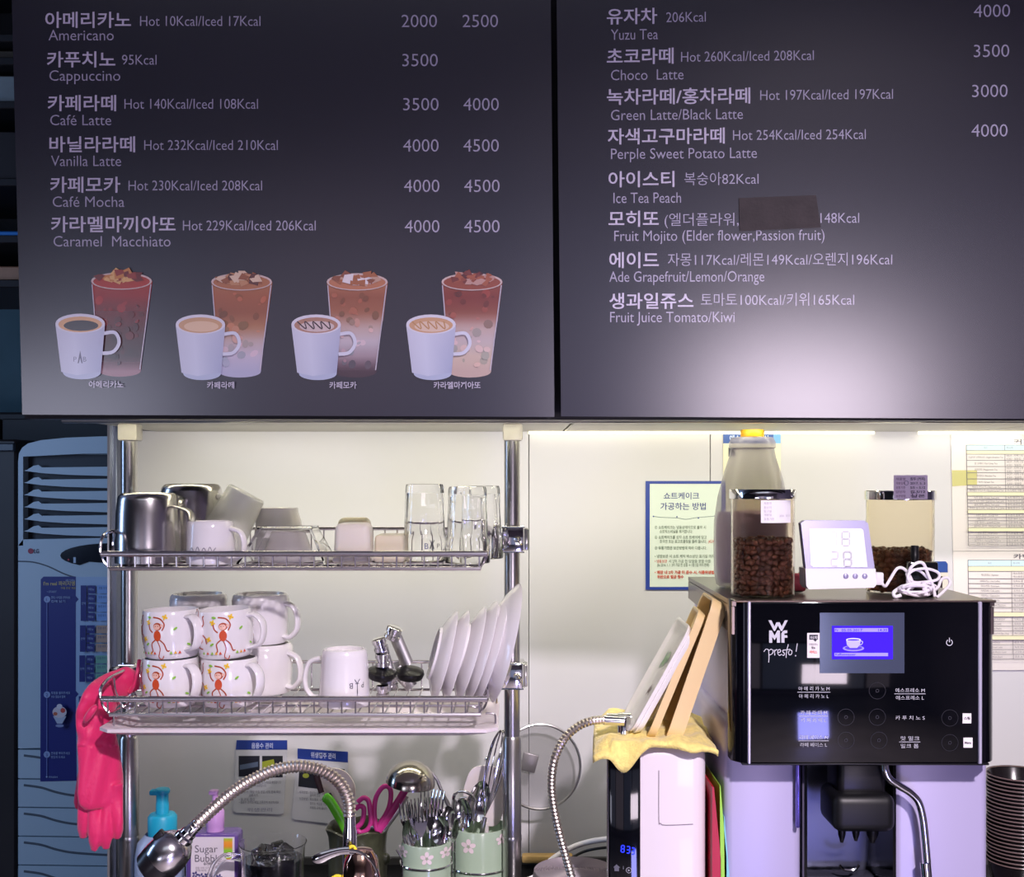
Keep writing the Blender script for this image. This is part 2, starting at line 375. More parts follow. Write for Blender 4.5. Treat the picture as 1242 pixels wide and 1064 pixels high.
# the four printed drinks
def drink(x, y, layers, ice, cupfill, kind, name, nx0, nx1):
    pr = Print(ML)
    xl, xr, yt, yb = x, x+74, y, y+109                     # glass
    def shp(yy):
        t = (yy-yt)/(yb-yt)
        if t < .45: w = 37-5*t/.45
        else: w = 32-1.5-(t-.45)/.55*5
        cx = x+37-2.5*t; return cx-w, cx+w
    n = 24; fine = []
    for i in range(n):
        s = i/(n-1)*(len(layers)-1); k = min(int(s), len(layers)-2); u = s-k
        fine.append(tuple(int(p*(1-u)+q*u) for p, q in zip(layers[k], layers[k+1])))
    bot = shp(yb)
    pr.ell((bot[0]+bot[1])/2, yb, (bot[1]-bot[0])/2, 7, fine[-1])
    pr.grid(0, yt, 0, yb, fine, shp)
    rnd = random.Random(x)
    for k in range(30):
        yy = rnd.uniform(yt+14, yb-8); a, b = shp(yy); c = fine[int((yy-yt)/(yb-yt)*(n-1))]; dd = rnd.choice((-22, 18, -14, 14))
        r = rnd.uniform(2, 6)
        pr.ell(rnd.uniform(a+7, b-7), yy, r, r*rnd.uniform(.5, 1.1), tuple(max(0, min(255, v+dd*(1.4 if j == 0 else .7))) for j, v in enumerate(c)), 9, rnd.uniform(0, 3))
    for sgn in (0, 1):
        pr.stroke([(shp(yy)[sgn]+(1 if not sgn else -1), yy) for yy in (yt+4, yt+40, yt+49, yb-2)], 1.3, (196, 190, 204), smooth=False)
    pr.ell(x+37, yt, 37, 10.5, (214, 190, 186)); pr.ell(x+37, yt+.5, 34.5, 8.8, fine[0])
    for k in range(30):
        a0 = rnd.uniform(0, 6.3); rr = rnd.uniform(0, 1)**.5; c = rnd.choice(ice)
        cx0, cy0 = x+37+rr*27*math.cos(a0), yt-3.5+rr*6.5*math.sin(a0); s0 = rnd.uniform(4, 9); ro = rnd.uniform(0, 3)
        pr.poly([(cx0+s0*math.cos(ro+q*PI/2), cy0+s0*.6*math.sin(ro+q*PI/2)-(2 if q % 2 else 0)) for q in range(4)], c)
    # cup in front
    cxm, ct_, cb, cw = x-12.5, y+49.5, y+114, 30
    WH = (206, 212, 232)
    pr.stroke([(cxm+28, ct_+14), (cxm+42, ct_+13), (cxm+47, ct_+25), (cxm+40, ct_+36), (cxm+27, ct_+38)], 4.2, (214, 216, 234))
    pr.ell(cxm+2, cb-3, 23, 8, (176, 186, 214))
    pr.raw([(cxm-cw, ct_+3), (cxm-8, ct_+8), (cxm+cw, ct_+3), (cxm-cw+7, cb-4), (cxm-4, cb), (cxm+cw-5, cb-4)], [(0, 1, 4, 3), (1, 2, 5, 4)], [(206, 208, 228), (212, 216, 236), (186, 190, 216), (190, 194, 216), (198, 204, 226), (164, 172, 204)])
    pr.ell(cxm, ct_+2, cw, 12, (222, 220, 234)); 
    pr.ell(cxm, ct_+3, cw-3.5, 9.5, cupfill[0]); pr.ell(cxm+1, ct_+4.5, cw-9, 6.5, cupfill[1])
    if kind == 'zig':
        z = []
        for k in range(9): z.append((cxm-20+k*4.8+(3 if k % 2 else -3), ct_+3+(4.5 if k % 2 else -4.5)))
        pr.stroke(z, 1.5, cupfill[2])
    if kind == 'logo':
        pr.text('P', cxm-8, y+97.5, 8.5, (96, 96, 124), off=-.01); pr.text('B', cxm+3.6, y+97.5, 8.5, (96, 96, 124), off=-.01)
        pr.poly([(cxm, y+84), (cxm+3, y+99.5), (cxm+1.6, y+99.5), (cxm, y+93), (cxm-1.6, y+99.5), (cxm-3, y+99.5)], (96, 96, 124))
    pr.text(name, nx0, y+128.5, 9.2, (186, 182, 200), nx1, off=.02)
    pr.build('drink_picture', bl, INKB)
drink(111, 341, [(176, 40, 22), (150, 20, 14), (110, 10, 10), (90, 8, 12), (56, 4, 10), (40, 4, 12), (150, 110, 120)], [(150, 40, 26), (205, 130, 60), (230, 180, 110), (110, 20, 16)], [(222, 170, 120), (34, 26, 34)], 'logo', '아메리카노', 109, 151)
drink(256.5, 342, [(176, 110, 70), (164, 92, 58), (150, 84, 54), (176, 120, 84), (196, 176, 176), (196, 186, 206), (176, 176, 204)], [(150, 84, 50), (196, 140, 100), (226, 196, 170), (96, 40, 30)], [(204, 160, 120), (226, 192, 160)], 'foam', '카페라떼', 252, 285)
drink(396.5, 342, [(190, 120, 84), (150, 84, 56), (160, 98, 70), (196, 170, 164), (196, 186, 196), (160, 140, 150), (60, 36, 50)], [(200, 160, 140), (236, 226, 230), (140, 76, 50), (170, 100, 60)], [(176, 130, 110), (210, 190, 190), (50, 26, 40)], 'zig', '카페모카', 400, 433)
drink(535.5, 342, [(150, 70, 48), (128, 44, 32), (140, 70, 52), (196, 170, 164), (196, 182, 184), (206, 184, 168), (196, 170, 160)], [(120, 44, 36), (196, 150, 140), (90, 24, 26), (170, 90, 60)], [(206, 160, 120), (224, 196, 176), (190, 140, 90)], 'zig', '카라멜마끼아또', 526, 583)

# ================================================================ BACK ROOM (left)
dc = thing('dark_cabinet', P(60, 0, 5.2)*1, 'tall dark cabinet behind the standing air conditioner', 'cabinet'); dc.location.z = 0
x0, x1 = P(-160, 0, 5.0).x, P(330, 0, 5.0).x; zt = EYE+80/F*5.0
DK = mat('dark_wood', (34, 32, 34), .55, var=.25, vscale=5)
MB().rbox(((x0+x1)/2, 5.3, zt/2), (x1-x0, .6, zt), .01, 1).build('body', DK, dc)
for k in range(3):
    w = (x1-x0)/3; MB().rbox((x0+w*(k+.5), 4.99, zt/2), (w-.01, .02, zt-.06), .004, 1).build('door', DK, dc)
dc2 = thing('dark_side_cabinet', Vector((P(-90, 0, 4.3).x, 4.5, 0)), 'dark brown cabinet left of the air conditioner', 'cabinet')
x0, x1 = P(-220, 0, 4.3).x, P(19.5, 0, 4.3).x; zt = EYE+47/F*4.3
MB().rbox(((x0+x1)/2, 4.55, zt/2), (x1-x0, .5, zt), .008, 1).build('body', mat('dark_brown_wood', (44, 38, 38), .5, var=.25, vscale=3), dc2)
MB().rbox(((x0+x1)/2, 4.29, zt-.03), (x1-x0, .02, .03), .004, 1).build('top_edge', mat('edge_grey', (60, 66, 76), .4), dc2)

AD = 4.3
ac = thing('standing_air_conditioner', Vector((P(110, 0, AD).x, AD+.2, 0)), 'pale standing air conditioner with louvres, in the room behind', 'air conditioner')
ACM = mat('aircon_shell', (184, 204, 216), .45, bump=.02)
ACD = mat('aircon_dark', (16, 22, 36), .5)
xr = 215
def ACF(l): return lambda px, py, k=0.: P(px, py, AD-l) - Vector((0, k, 0))
M0 = ACF(0)
body = []
for q in [(22, 1420), (22, 560), (23, 550), (27, 543), (34, 538), (50, 534), (80, 531), (120, 529.5), (160, 529), (xr, 530), (xr, 1420)]: body.append(M0(*q))
body[0].z = .0; body[-1].z = 0.
# shell with a real opening for the louvres
sb = MB(); sb.extrude([p+Vector((0, .05, 0)) for p in body], (0, .33, 0)); sb.build('body', ACM, ac, smooth=False)
fb = MB()
def aslab(pts, d=.05, m=ACM, name='front_panel', lift=0.):
    return MB().extrude([P(p[0], p[1], AD)-Vector((0, lift, 0)) for p in pts], (0, d, 0)).build(name, m, ac, smooth=False)
aslab([(22, 560), (23, 550), (27, 543), (34, 538), (50, 534), (80, 531), (120, 529.5), (160, 529), (xr, 530), (xr, 549), (100, 550.5), (28, 554), (28, 662), (22, 662)], name='upper_frame')
aslab([(22, 662), (28, 654.5), (xr, 651), (xr, 904), (22, 908)], name='front_panel')
MB().box(P(120, 603, AD+.048), (.58, .004, .32)).build('vent_back', ACD, ac, smooth=False)
for k in range(6):
    y = 566+k*14.7
    top = [(32, y+4), (40, y-1), (46, y-2), (50, y+1), (80, y+.8), (130, y+.2), (xr-4, y)]; low = [(xr-4, y+11), (130, y+11.5), (80, y+10), (50, y+8), (27.5, y+5)]
    MB().extrude([P(p[0], p[1], AD)+Vector((0, .006, 0)) for p in top+low], (0, .012, 0)).build('louvre', ACM, ac, smooth=False)
ys = [908.5, 944.5, 979, 1014, 1049, 1084, 1119]
for k in range(len(ys)-1):
    aslab([(22, ys[k]+1.2), (xr, ys[k]+4), (xr, ys[k+1]+2.4), (22, ys[k+1]-.4)], name='lower_slat', d=.05)
    MB().tube(sp([(29, ys[k]+8), (50, ys[k]+11), (70, ys[k]+17), (95, ys[k]+21), (150, ys[k]+24), (200, ys[k]+24)], AD), .005, 6, flat=.3).build('wave_groove', mat('groove_grey', (88, 98, 108), .6), ac)
aslab([(22, 1121), (xr, 1123), (xr, 1420*.999), (22, 1419)], name='base_panel')
ac.children[-1].name = 'base_panel'
MB().tube(sp([(22, 681), (40, 682), (58, 687), (80, 697), (100, 702), (140, 706), (200, 707)], AD), .003, 6, flat=.3).build('seam', mat('groove_grey'), ac)
# control display
ov = MB(); pts = []
for k in range(28):
    a2 = 2*PI*k/28; px, py = 135+62*math.cos(a2), 674+15*math.sin(a2)+(6 if math.sin(a2) > 0 and math.cos(a2) > -.5 else 0)*-1; pts.append((px, py))
o_ = MB().extrude([P(p[0], p[1], AD-.004) for p in pts], (0, .02, 0)).build('control_display', mat('aircon_display', (10, 14, 28), .15), ac, smooth=False)
pr = Print(flat(AD-.006)); pr.rect(89, 676, 92, 683, (180, 200, 220)); pr.ell(83, 679, 1.2, 1.2, (180, 40, 50), 8); pr.build('display_marks', o_)
pr = Print(flat(AD), .002, .0004); pr.ell(37.5, 668.5, 3.4, 3.4, (150, 26, 60), 16); pr.text('LG', 41.5, 671, 7, (50, 56, 84), 47.5, off=.03); pr.build('logo', ac)
# notice stuck on its front
ps = MB().extrude([P(50, 703, AD-.003), P(53, 700, AD-.003), P(150, 700, AD-.003), P(150, 945, AD-.003), P(50, 947, AD-.003)], (0, .003, 0)).build('taped_notice', mat('notice_paper', (170, 196, 226), .5), ac, smooth=False)
pr = Print(flat(AD-.003), .001, .0004)
BL = (28, 38, 122); BW = (176, 196, 228)
pr.poly([(49.5, 703), (53, 699.5), (92, 699.5), (92, 723), (95.5, 727), (92, 731), (92, 838), (95.5, 842), (92, 846), (93, 947), (49, 948)], BL)
pr.text("I'm real 파리지엥", 53, 710, 6, (196, 176, 110), 91, off=.02); pr.text('8월 신메뉴', 80, 705, 3, BW, 91); pr.text('여름 한정 제품', 74, 714.5, 3, (196, 176, 110), 92)
pr.text('◂ START', 57, 719, 3.4, BW, 69)
for i, y in enumerate((727, 842.5, 915)):
    pr.ell(57.5, y, 4, 4, (150, 170, 214), 18); pr.text(str(i+1), 56.4, y+2, 5, BL)
pr.rect(57.2, 731, 57.9, 838.5, (130, 146, 200)); pr.rect(57.2, 846.5, 57.9, 911, (130, 146, 200)); pr.rect(57.2, 919, 57.9, 941, (130, 146, 200)); pr.ell(57.5, 942, 1, 1, BW, 8)
for i, (y, ts) in enumerate(((726, ('원하는 시리얼을 선택하세요', '컵에 담기')), (841.5, ('토핑을 올려주세요', '우유 얼음과 함께'))  , (914.5, ('연유를 뿌려주세요', '맛있게 드세요')))):
    pr.text(ts[0], 63, y, 3.6, BW, 86); pr.text(ts[1], 63, y+4.6, 3.6, BW, 80)
pr.text('FINISH', 60.5, 943, 3, BW, 71)
for i, (y0, n, c) in enumerate(((710, 4, (130, 170, 226)), (758, 3, (190, 160, 140)), (794, 3, (120, 180, 160)))):
    h = n*11+(-1); pr.rect(99, y0, 106, y0+h, BL); pr.text('선택', 100, y0+h/2+1.5, 3.5, BW, 105)
    for k in range(n):
        pr.rect(107.5, y0+k*11, 117, y0+k*11+9.5, BL); pr.text('메뉴', 109, y0+k*11+6, 3.5, BW, 115.5)
        pr.rect(119, y0+k*11, 146, y0+k*11+9.5, c); pr.text('토핑 추가', 121, y0+k*11+4.5, 3.4, (60, 80, 130), 131)
pr.rect(99, 843, 112, 850, BL)
# bowl of shaved ice
pr.poly([(68, 867), (84, 867), (79, 876), (73, 876)], (190, 200, 220)); pr.ell(76, 878.5, 5, 1.8, (150, 160, 200), 14)
pr.ell(76, 862, 8.5, 7, (226, 214, 220)); pr.ell(80, 860, 3, 3, (214, 80, 70), 10); pr.ell(71, 864, 2.6, 2.2, (206, 110, 80), 10); pr.ell(76, 855, 3.5, 3, (236, 230, 236), 10)
pr.build('notice_print', ps)

# open storage rack seen left of the menu board
rk = thing('storage_rack', Vector((-1.35, 2.75, 1.9)), 'dark open wall rack left of the menu board', 'rack')
RD = 2.6
DKM = mat('rack_black', (16, 17, 22), .6)
def rpx(y): return EYE-(y-HY)/F*RD
for y in (-60, 46, 74, 127, 221, 290, 344):
    MB().rbox((-1.36, RD+.17, rpx(y)), (.66, .34, .018), .002, 1).build('shelf_board', DKM, rk)
for x in (-1.68, -1.04):
    MB().box((x, RD+.17, (rpx(-60)+rpx(344))/2), (.02, .34, rpx(-60)-rpx(344))).build('side_frame', DKM, rk, smooth=False)
MB().box((-1.36, RD+.335, (rpx(-60)+rpx(344))/2), (.62, .01, rpx(-60)-rpx(344))).build('back_panel', DKM, rk, smooth=False)
rk2 = [('storage_box', 60, 12, 'dull brown flat box', (58, 52, 42), 'box'), ('storage_box', 110, 34, 'grey green box with paler front', (116, 130, 134), 'box'), ('binder', 212, 60, 'black ring binders', (24, 22, 26), 'binder'), ('folder', 284, 7, 'bright blue flat folder', (40, 130, 214), 'folder'), ('carton', 336, 18, 'brown and cream carton', (150, 120, 96), 'carton')]
bot_rows = {60: 74, 110: 127, 212: 221, 284: 290, 336: 344}
for nm, yb, h, lb, c, cat in rk2:
    z0 = rpx(bot_rows[yb])+.0095; H = h/F*RD
    o = MB().rbox((-1.30, RD+.14, z0+H/2), (.40, .24, H), .003, 1).build(nm, mat('stored_%d' % yb, c, .5, var=.1), smooth=True)
    tag(o, lb+' on the dark rack beside the menu board', cat)

# ================================================================ POSTS
for i, (px, lab) in enumerate(((157, 'left steel post of the dish rack, rising to the shelf'), (621, 'right steel post of the dish rack with two clamps'))):
    D = 1.64; c = P(px, 0, D)
    t = thing('support_post', Vector((c.x, D, .9)), lab, 'post', 'steel tension posts')
    r = RX(9.6, D)
    MB().lathe([(r, 1.085), (r, zs-.002)], (c.x, D, 0), 28).build('upper_tube', STEEL, t)
    MB().lathe([(r*1.03, .9), (r*1.18, .902), (r*1.18, 1.18), (r*1.0, 1.184)], (c.x, D, 0), 28).build('lower_tube', STEEL, t)
    MB().lathe([(r*1.21, 1.035), (r*1.24, 1.037), (r*1.24, 1.041), (r*1.21, 1.043)], (c.x, D, 0), 28).build('joint_ring', STEEL, t)
    MB().rbox((c.x+.001, D, zs-.0135), (RX(24, D), RX(24, D), .024), .003, 2).build('top_cap', mat('cap_cream', (226, 222, 205), .3), t)

# ================================================================ DISH RACK SHELVES
FD, BD = 1.44, 1.62
LX, RXX = P(121, 0, FD).x, P(591, 0, FD).x
def basket(name, zf, zrim, zback, label, lowx):
    t = thing(name, Vector(((LX+RXX)/2, 1.53, zf)), label, 'dish rack', 'wire dish rack shelves')
    rw = .0026
    rim = smooth_path([(LX+.06, BD, zback), (LX+.012, BD, zback), (LX, BD-.02, zback), (LX, FD+.05, zback+.003), (LX, FD+.012, zback-.002), (LX, FD+.002, zrim+.008), (LX+.004, FD, zrim), (LX+.03, FD, zrim)], 6)
    MB().tube(rim, rw*.8, 8).build('side_rim', WIREM, t)
    MB().tube([(LX+.002, FD, zrim), (RXX, FD, zrim)], rw*1.5, 10).build('front_rim', WIREM, t)
    rim = smooth_path([(RXX-.03, FD, zrim), (RXX-.003, FD, zrim), (RXX, FD+.01, zrim), (RXX, FD+.05, zrim+.01), (RXX, BD-.02, zback), (RXX-.01, BD, zback), (RXX-.06, BD, zback)], 6)
    MB().tube(rim, rw*.8, 8).build('side_rim', WIREM, t)
    MB().tube([(LX+.01, BD, zback), (RXX-.01, BD, zback)], rw*.9, 8).build('back_rim', WIREM, t)
    MB().tube([(LX+.012, FD, zf), (RXX-.008, FD, zf)], rw*1.0, 8).build('floor_wire', WIREM, t)
    for y in (FD+.06, FD+.12, BD-.004):
        MB().tube([(LX+.012, y, zf-.001), (RXX-.008, y, zf-.001)], rw*.8, 6).build('floor_wire', WIREM, t)
    for x, s in ((LX, 1), (RXX, -1)):
        for y in (FD+.004, FD+.05, FD+.11, FD+.165):
            zz = zrim if y < FD+.02 else zback
            MB().tube(smooth_path([(x, y, zz), (x+s*.003, y, (zz+zf)/2), (x+s*.012, y, zf), (x+s*.02, y, zf)], 4), rw*.6, 6).build('side_wire', WIREM, t)
    first = None; n = 28; st = (RXX-LX-.02)/(n-1)
    for k in range(n):
        if first is None:
            x = LX+.010
            pth = [(x, FD-.001, zrim), (x, FD, zf+.002), (x+.0015, FD+.004, zf), (x+.0015, BD-.003, zf), (x, BD, zf+.003), (x, BD, zback)]
            first = MB().tube(pth, .00115, 5).build('wire', WIREM, t); continue
        c = first.copy(); COL.objects.link(c); c.parent = t; c.location = (k*st, 0, 0)
    return t
ZU, ZL = 1.437, 1.2548
basket('upper_rack_shelf', ZU, 1.4554, 1.479, 'upper wire rack shelf holding pitchers, bowls and glasses', 0)
lowr = basket('lower_rack_shelf', ZL, 1.2743, 1.292, 'lower wire rack shelf holding mugs and plates', 0)

# drip tray
dt = thing('drip_tray', Vector(((LX+RXX)/2, 1.52, 1.225)), 'white plastic drip tray hung under the lower rack shelf', 'tray')
DM = mat('tray_plastic', (226, 216, 220), .3, sss=.15, bump=.03, bscale=60)
tl, tr = P(116, 0, 1.42).x, P(604, 0, 1.42).x; z0 = 1.2405
def ring(ins, y0, y1, z, ch=.02):
    return [(tl+ins, y0+ins+ch, z), (tl+ins+ch, y0+ins, z), (tr-ins-ch, y0+ins, z), (tr-ins, y0+ins+ch, z), (tr-ins, y1-ins-ch, z), (tr-ins-ch, y1-ins, z), (tl+ins+ch, y1-ins, z), (tl+ins, y1-ins-ch, z)]
rings = [ring(.004, 1.42, 1.61, z0-.006, .014), ring(0, 1.42, 1.61, z0-.004, .014), ring(0, 1.42, 1.61, z0, .014), ring(.003, 1.42, 1.61, z0+.001, .014), ring(.010, 1.42, 1.61, z0-.001, .014), ring(.03, 1.42, 1.61, z0-.008, .014)]
under = [ring(.018, 1.42, 1.61, z0-.011, .02), ring(.03, 1.42, 1.61, z0-.014, .02)]
V = []; Fc = []
allr = [under[1], under[0]]+rings
for r_ in allr: V += r_
for i in range(len(allr)-1):
    for k in range(8): Fc.append((i*8+k, i*8+(k+1) % 8, (i+1)*8+(k+1) % 8, (i+1)*8+k))
Fc.append(tuple((len(allr)-1)*8+k for k in range(8))); Fc.append(tuple(range(8))[::-1])
MB().add(V, Fc).build('tray_body', DM, dt, ang=25)
for x in (tl+.012, tr-.004):
    for y in (1.45, 1.58):
        MB().tube(smooth_path([(x, y, z0-.002), (x, y, z0+.010), (x+(.003 if x < 0 and x < -.3 else -.003), y, z0+.0135), (x+(.012 if x < -.3 else -.012), y, z0+.0135)], 4), .0014, 6).build('hanger_wire', WIREM, dt)

# clamps on the posts
def clamp(cx, cy, side, label):
    c = P(cx, cy, 1.622); t = thing('post_clamp', Vector((c.x, 1.64, c.z)), label, 'clamp', 'steel clamps on the rack posts')
    w = RX(26, 1.62)
    MB().rbox((c.x, 1.622, c.z), (w, .005, RX(30, 1.62)), .0015, 2).build('front_plate', CHROME, t)
    MB().rbox((c.x, 1.658, c.z), (w, .005, RX(30, 1.62)), .0015, 2).build('rear_plate', CHROME, t)
    for s in (-1, 1):
        MB().rbox((c.x, 1.64, c.z+s*RX(15, 1.62)), (w+.004, .04, .003), .001, 1).build('flange', CHROME, t)
    MB().rbox((c.x+w/2+.004, 1.64, c.z), (.006, .034, RX(27, 1.62)), .002, 2).build('side_grip', mat('clamp_clear', (196, 196, 190), .15, .7), t)
    MB().lathe([(0, 0), (.0045, 0), (.005, .001), (.005, .003), (.003, .005), (0, .005)], (c.x+w*.22, 1.619, c.z), 16, axis=(0, -1, 0)).build('bolt', CHROME, t)
    MB().tube(smooth_path([(c.x+w*.22, 1.613, c.z+.003), (c.x+w*.30, 1.610, c.z-.004), (c.x+w*.42, 1.612, c.z-.006)], 4), .0013, 6).build('wing_lever', CHROME, t)
    xx = c.x-w/2-.008
    MB().rbox((xx, 1.63, c.z-.001), (.013, .024, RX(26, 1.62)), .003, 2).build('hinge', CHROME, t)
    MB().lathe([(0, 0), (.0035, .0005), (.0035, .006), (0, .0065)], (xx, 1.628, c.z-.025), 12).build('hinge_pin', CHROME, t)
    MB().lathe([(0, 0), (.0045, .0005), (.0045, .004), (0, .0055)], (c.x-w*.2, 1.635, c.z+RX(16, 1.62)), 12).build('top_bolt', CHROME, t)
clamp(622, 654.5, 1, 'chrome clamp on the right post at the upper rack shelf')
clamp(621, 820.5, 1, 'chrome clamp on the right post at the lower rack shelf')
clamp(158, 822, 1, 'chrome clamp on the left post half hidden by the pink glove')
clamp(158, 655, 1, 'chrome clamp on the left post behind the steel pitcher')

# ================================================================ TABLEWARE on the upper shelf
PM = mat('polished_steel', (215, 212, 212), .22, 1, bump=.01, bscale=30)
def zpx(py, D): return EYE-(py-HY)/F*D
def pitcher(px0, px1, pt, D, label, hdir, zf=ZU+.004):
    cx = P((px0+px1)/2, 0, D).x; r = RX((px1-px0)/2, D); H = zpx(pt, D)-zf
    t = thing('steel_milk_pitcher', Vector((cx, D, zf)), label, 'pitcher', 'upturned steel pitchers')
    # upside down: opening on the rack
    pf = [(r*.97, 0), (r*1.0, 0), (r*1.0, H*.3), (r*.97, H*.7), (r*.93, H*.9), (r*.90, H*.955), (r*.82, H*.99), (r*.74, H), (r*.70, H*.985), (0, H*.985)]
    inn = [(r*.97, 0), (r*.965, H*.3), (r*.93, H*.88), (r*.8, H*.95), (0, H*.95)]
    MB().lathe(pf, (cx, D, zf), 48).lathe(inn, (cx, D, zf), 48).build('body', PM, t)
    a = math.radians(hdir); d = Vector((math.cos(a), math.sin(a), 0))
    c = Vector((cx, D, zf)); q = [c+d*r*.93+Vector((0, 0, H*.80)), c+d*(r*1.15)+Vector((0, 0, H*.80)), c+d*(r*1.5)+Vector((0, 0, H*.74)), c+d*(r*1.62)+Vector((0, 0, H*.6)), c+d*(r*1.60)+Vector((0, 0, H*.3)), c+d*(r*1.52)+Vector((0, 0, H*.14)), c+d*(r*1.0)+Vector((0, 0, H*.12))]
    side = Vector((-d.y, d.x, 0))
    MB().tube(smooth_path(q, 6), r*.22, 12, flat=.22, up=(d*.01+Vector((0, 0, 1)))).build('handle', PM, t)
    return t
pitcher(141, 218, 598, 1.495, 'upturned steel milk pitcher at the left end of the upper shelf', -20)
pitcher(194, 271, 587, 1.57, 'upturned steel milk pitcher behind, handle facing front', -95)

def mug(name, r, H, taper, label, cat, m, inverted=False, hang=0., hs=1., group=None, strap=False, loc=None, barrel=False):
    t = thing(name, (0, 0, 0), label, cat, group)
    rt, rb = r, r*taper                                    # mouth / foot radius
    prof = [(0, .004), (rb*.80, .004), (rb*.82, 0), (rb*.9, 0), (rb*.97, .003), (rb, .009)]
    for k in range(1, 7):
        u = k/6; rr = rb+(rt-rb)*u+(r*.05*math.sin(PI*u) if barrel else 0); prof.append((rr, .009+(H-.011)*u))
    prof += [(rt-.0012, H), (rt-.003, H-.001)]
    for k in range(6, 0, -1):
        u = k/6; prof.append((rb+(rt-rb)*u-.0035, .007+(H-.012)*u))
    prof += [(rb*.8, .007), (0, .007)]
    body = MB().lathe(prof, (0, 0, 0), 48)
    if inverted: body.v = [Vector((p.x, p.y, H-p.z)) for p in body.v]
    body.build('body', m, t)
    d = Vector((math.cos(hang), math.sin(hang), 0)); z = Vector((0, 0, 1))
    q = [d*(r*.96)+z*H*.86, d*(r*1.25)+z*H*.87, d*(r*1.52)+z*H*.72, d*(r*1.56)+z*H*.48, d*(r*1.38)+z*H*.25, d*(r*.95)+z*H*.17]
    if inverted: q = [Vector((p.x, p.y, H-p.z)) for p in q]
    MB().tube(smooth_path(q, 6), r*.17*hs, 12, flat=.55 if not strap else .42, up=d).build('handle', m, t)
    return t
def mloc(t, px, D, zf, rot=0., tilt=(0, 0)):
    t.location = (P(px, 0, D).x, D, zf); t.rotation_euler = (tilt[0], tilt[1], rot); return t

def cyl_map(r_of_z, z_top, S, cxp):
    """decal map: artwork px -> wall of an upright round body in its own frame"""
    def M(px, py, l):
        z = z_top-(py)/S; r = r_of_z(z)+l+.0002; a = (px-cxp)/S/r
        return Vector((r*math.sin(a), -r*math.cos(a), z))
    return M

# white mug
H = zpx(632, 1.475)-ZU-.004; r = RX(30, 1.475)
t = mug('white_mug', r, H, .92, 'upturned white mug with thin grey script, front of the upper shelf', 'mug', WHITEC, True, hang=-.35)
S = F/1.475
pr = Print(cyl_map(lambda z: r*(1-.08*(z/H)), H, S, 0))
pr.stroke([(-22, 37), (-18, 31), (-13, 37), (-9, 30), (-5, 37), (-1, 31), (3, 37), (6, 30), (9, 35), (13, 31)], .7, (96, 92, 120)); pr.build('script_print', t)
mloc(t, 256, 1.475, ZU+.004)

# tilted translucent jug
jg = thing('clear_plastic_jug', (0, 0, 0), 'tilted milky clear jug behind the white mug', 'jug')
JM = mat('milky_plastic', (244, 244, 236), .15, alpha=.42, coat=.5)
pf = [(0, .0), (.024, 0), (.027, .003), (.034, .095), (.0345, .1), (.033, .1), (.026, .005), (0, .004)]
MB().lathe(pf, (0, 0, 0), 36).build('body', JM, jg)
MB().tube(smooth_path([(.032, 0, .085), (.052, 0, .085), (.056, 0, .06), (.048, 0, .03), (.028, 0, .022)], 6), .004, 8, flat=.6).build('handle', JM, jg)
jg.location = P(300, 594, 1.56); jg.rotation_euler = (math.radians(6), math.radians(180+28), 0); jg.location.z -= .004

# square glass dish leaning + round white bowl behind it
gd = thing('square_glass_dish', (0, 0, 0), 'upturned square clear glass dish in the middle of the upper shelf', 'dish')
D0 = 1.50; zf = ZU+.004; b0, b1, tp0, tp1 = P(296, 0, D0).x, P(402, 0, D0).x, P(318, 0, D0).x, P(382, 0, D0).x; Hd = zpx(640, D0)-zf
def frustum(x0, x1, y0, y1, X0, X1, Y0, Y1, za, zb): return [(x0, y0, za), (x1, y0, za), (x1, y1, za), (x0, y1, za), (X0, Y0, zb), (X1, Y0, zb), (X1, Y1, zb), (X0, Y1, zb)]
fb_ = [(0, 1, 5, 4), (1, 2, 6, 5), (2, 3, 7, 6), (3, 0, 4, 7)]
vo = frustum(b0, b1, 1.455, 1.545, tp0, tp1, 1.475, 1.525, zf, zf+Hd); e = .003
vi = frustum(b0+e, b1-e, 1.455+e, 1.545-e, tp0+e, tp1-e, 1.475+e, 1.525-e, zf, zf+Hd-e)
mb = MB(); mb.add(vo, fb_+[(4, 5, 6, 7)]); mb.add(vi, [tuple(reversed(f)) for f in fb_]+[(7, 6, 5, 4)]); mb.add(vo[:4]+vi[:4], [(0, 4, 5, 1), (1, 5, 6, 2), (2, 6, 7, 3), (3, 7, 4, 0)])
gd.location = (0, 0, 0); mb.build('dish_body', GLASS, gd, smooth=False)
MB().tube([vo[4], vo[5], vo[6], vo[7]], .0016, 8, closed=True).build('edge', GLASS, gd)
o = MB().lathe([(0, .036), (.018, .036), (.02, .039), (.022, .038), (.0245, .032), (.034, .004), (.035, 0), (.033, 0), (.022, .028), (0, .032)], P(350, 0, 1.50)*1, 36)
for p in o.v: p.z += zf+.001-P(350, 0, 1.50).z
gbw = o.build('glass_bowl', mat('frosted_bowl', (244, 238, 236), .12, alpha=.5, coat=.5)); tag(gbw, 'small round bowl trapped under the square glass dish', 'bowl')
c = P(338, 0, 1.585)
wb_ = MB().lathe([(0, .066), (.022, .066), (.0235, .068), (.0265, .068), (.027, .062), (.031, .05), (.034, .02), (.0345, 0), (.032, 0), (.03, .04), (.02, .058), (0, .06)], (c.x, 1.585, ZU+.004), 40).build('cream_bowl', WHITEC)
tag(wb_, 'upturned cream bowl behind the square glass dish', 'bowl')

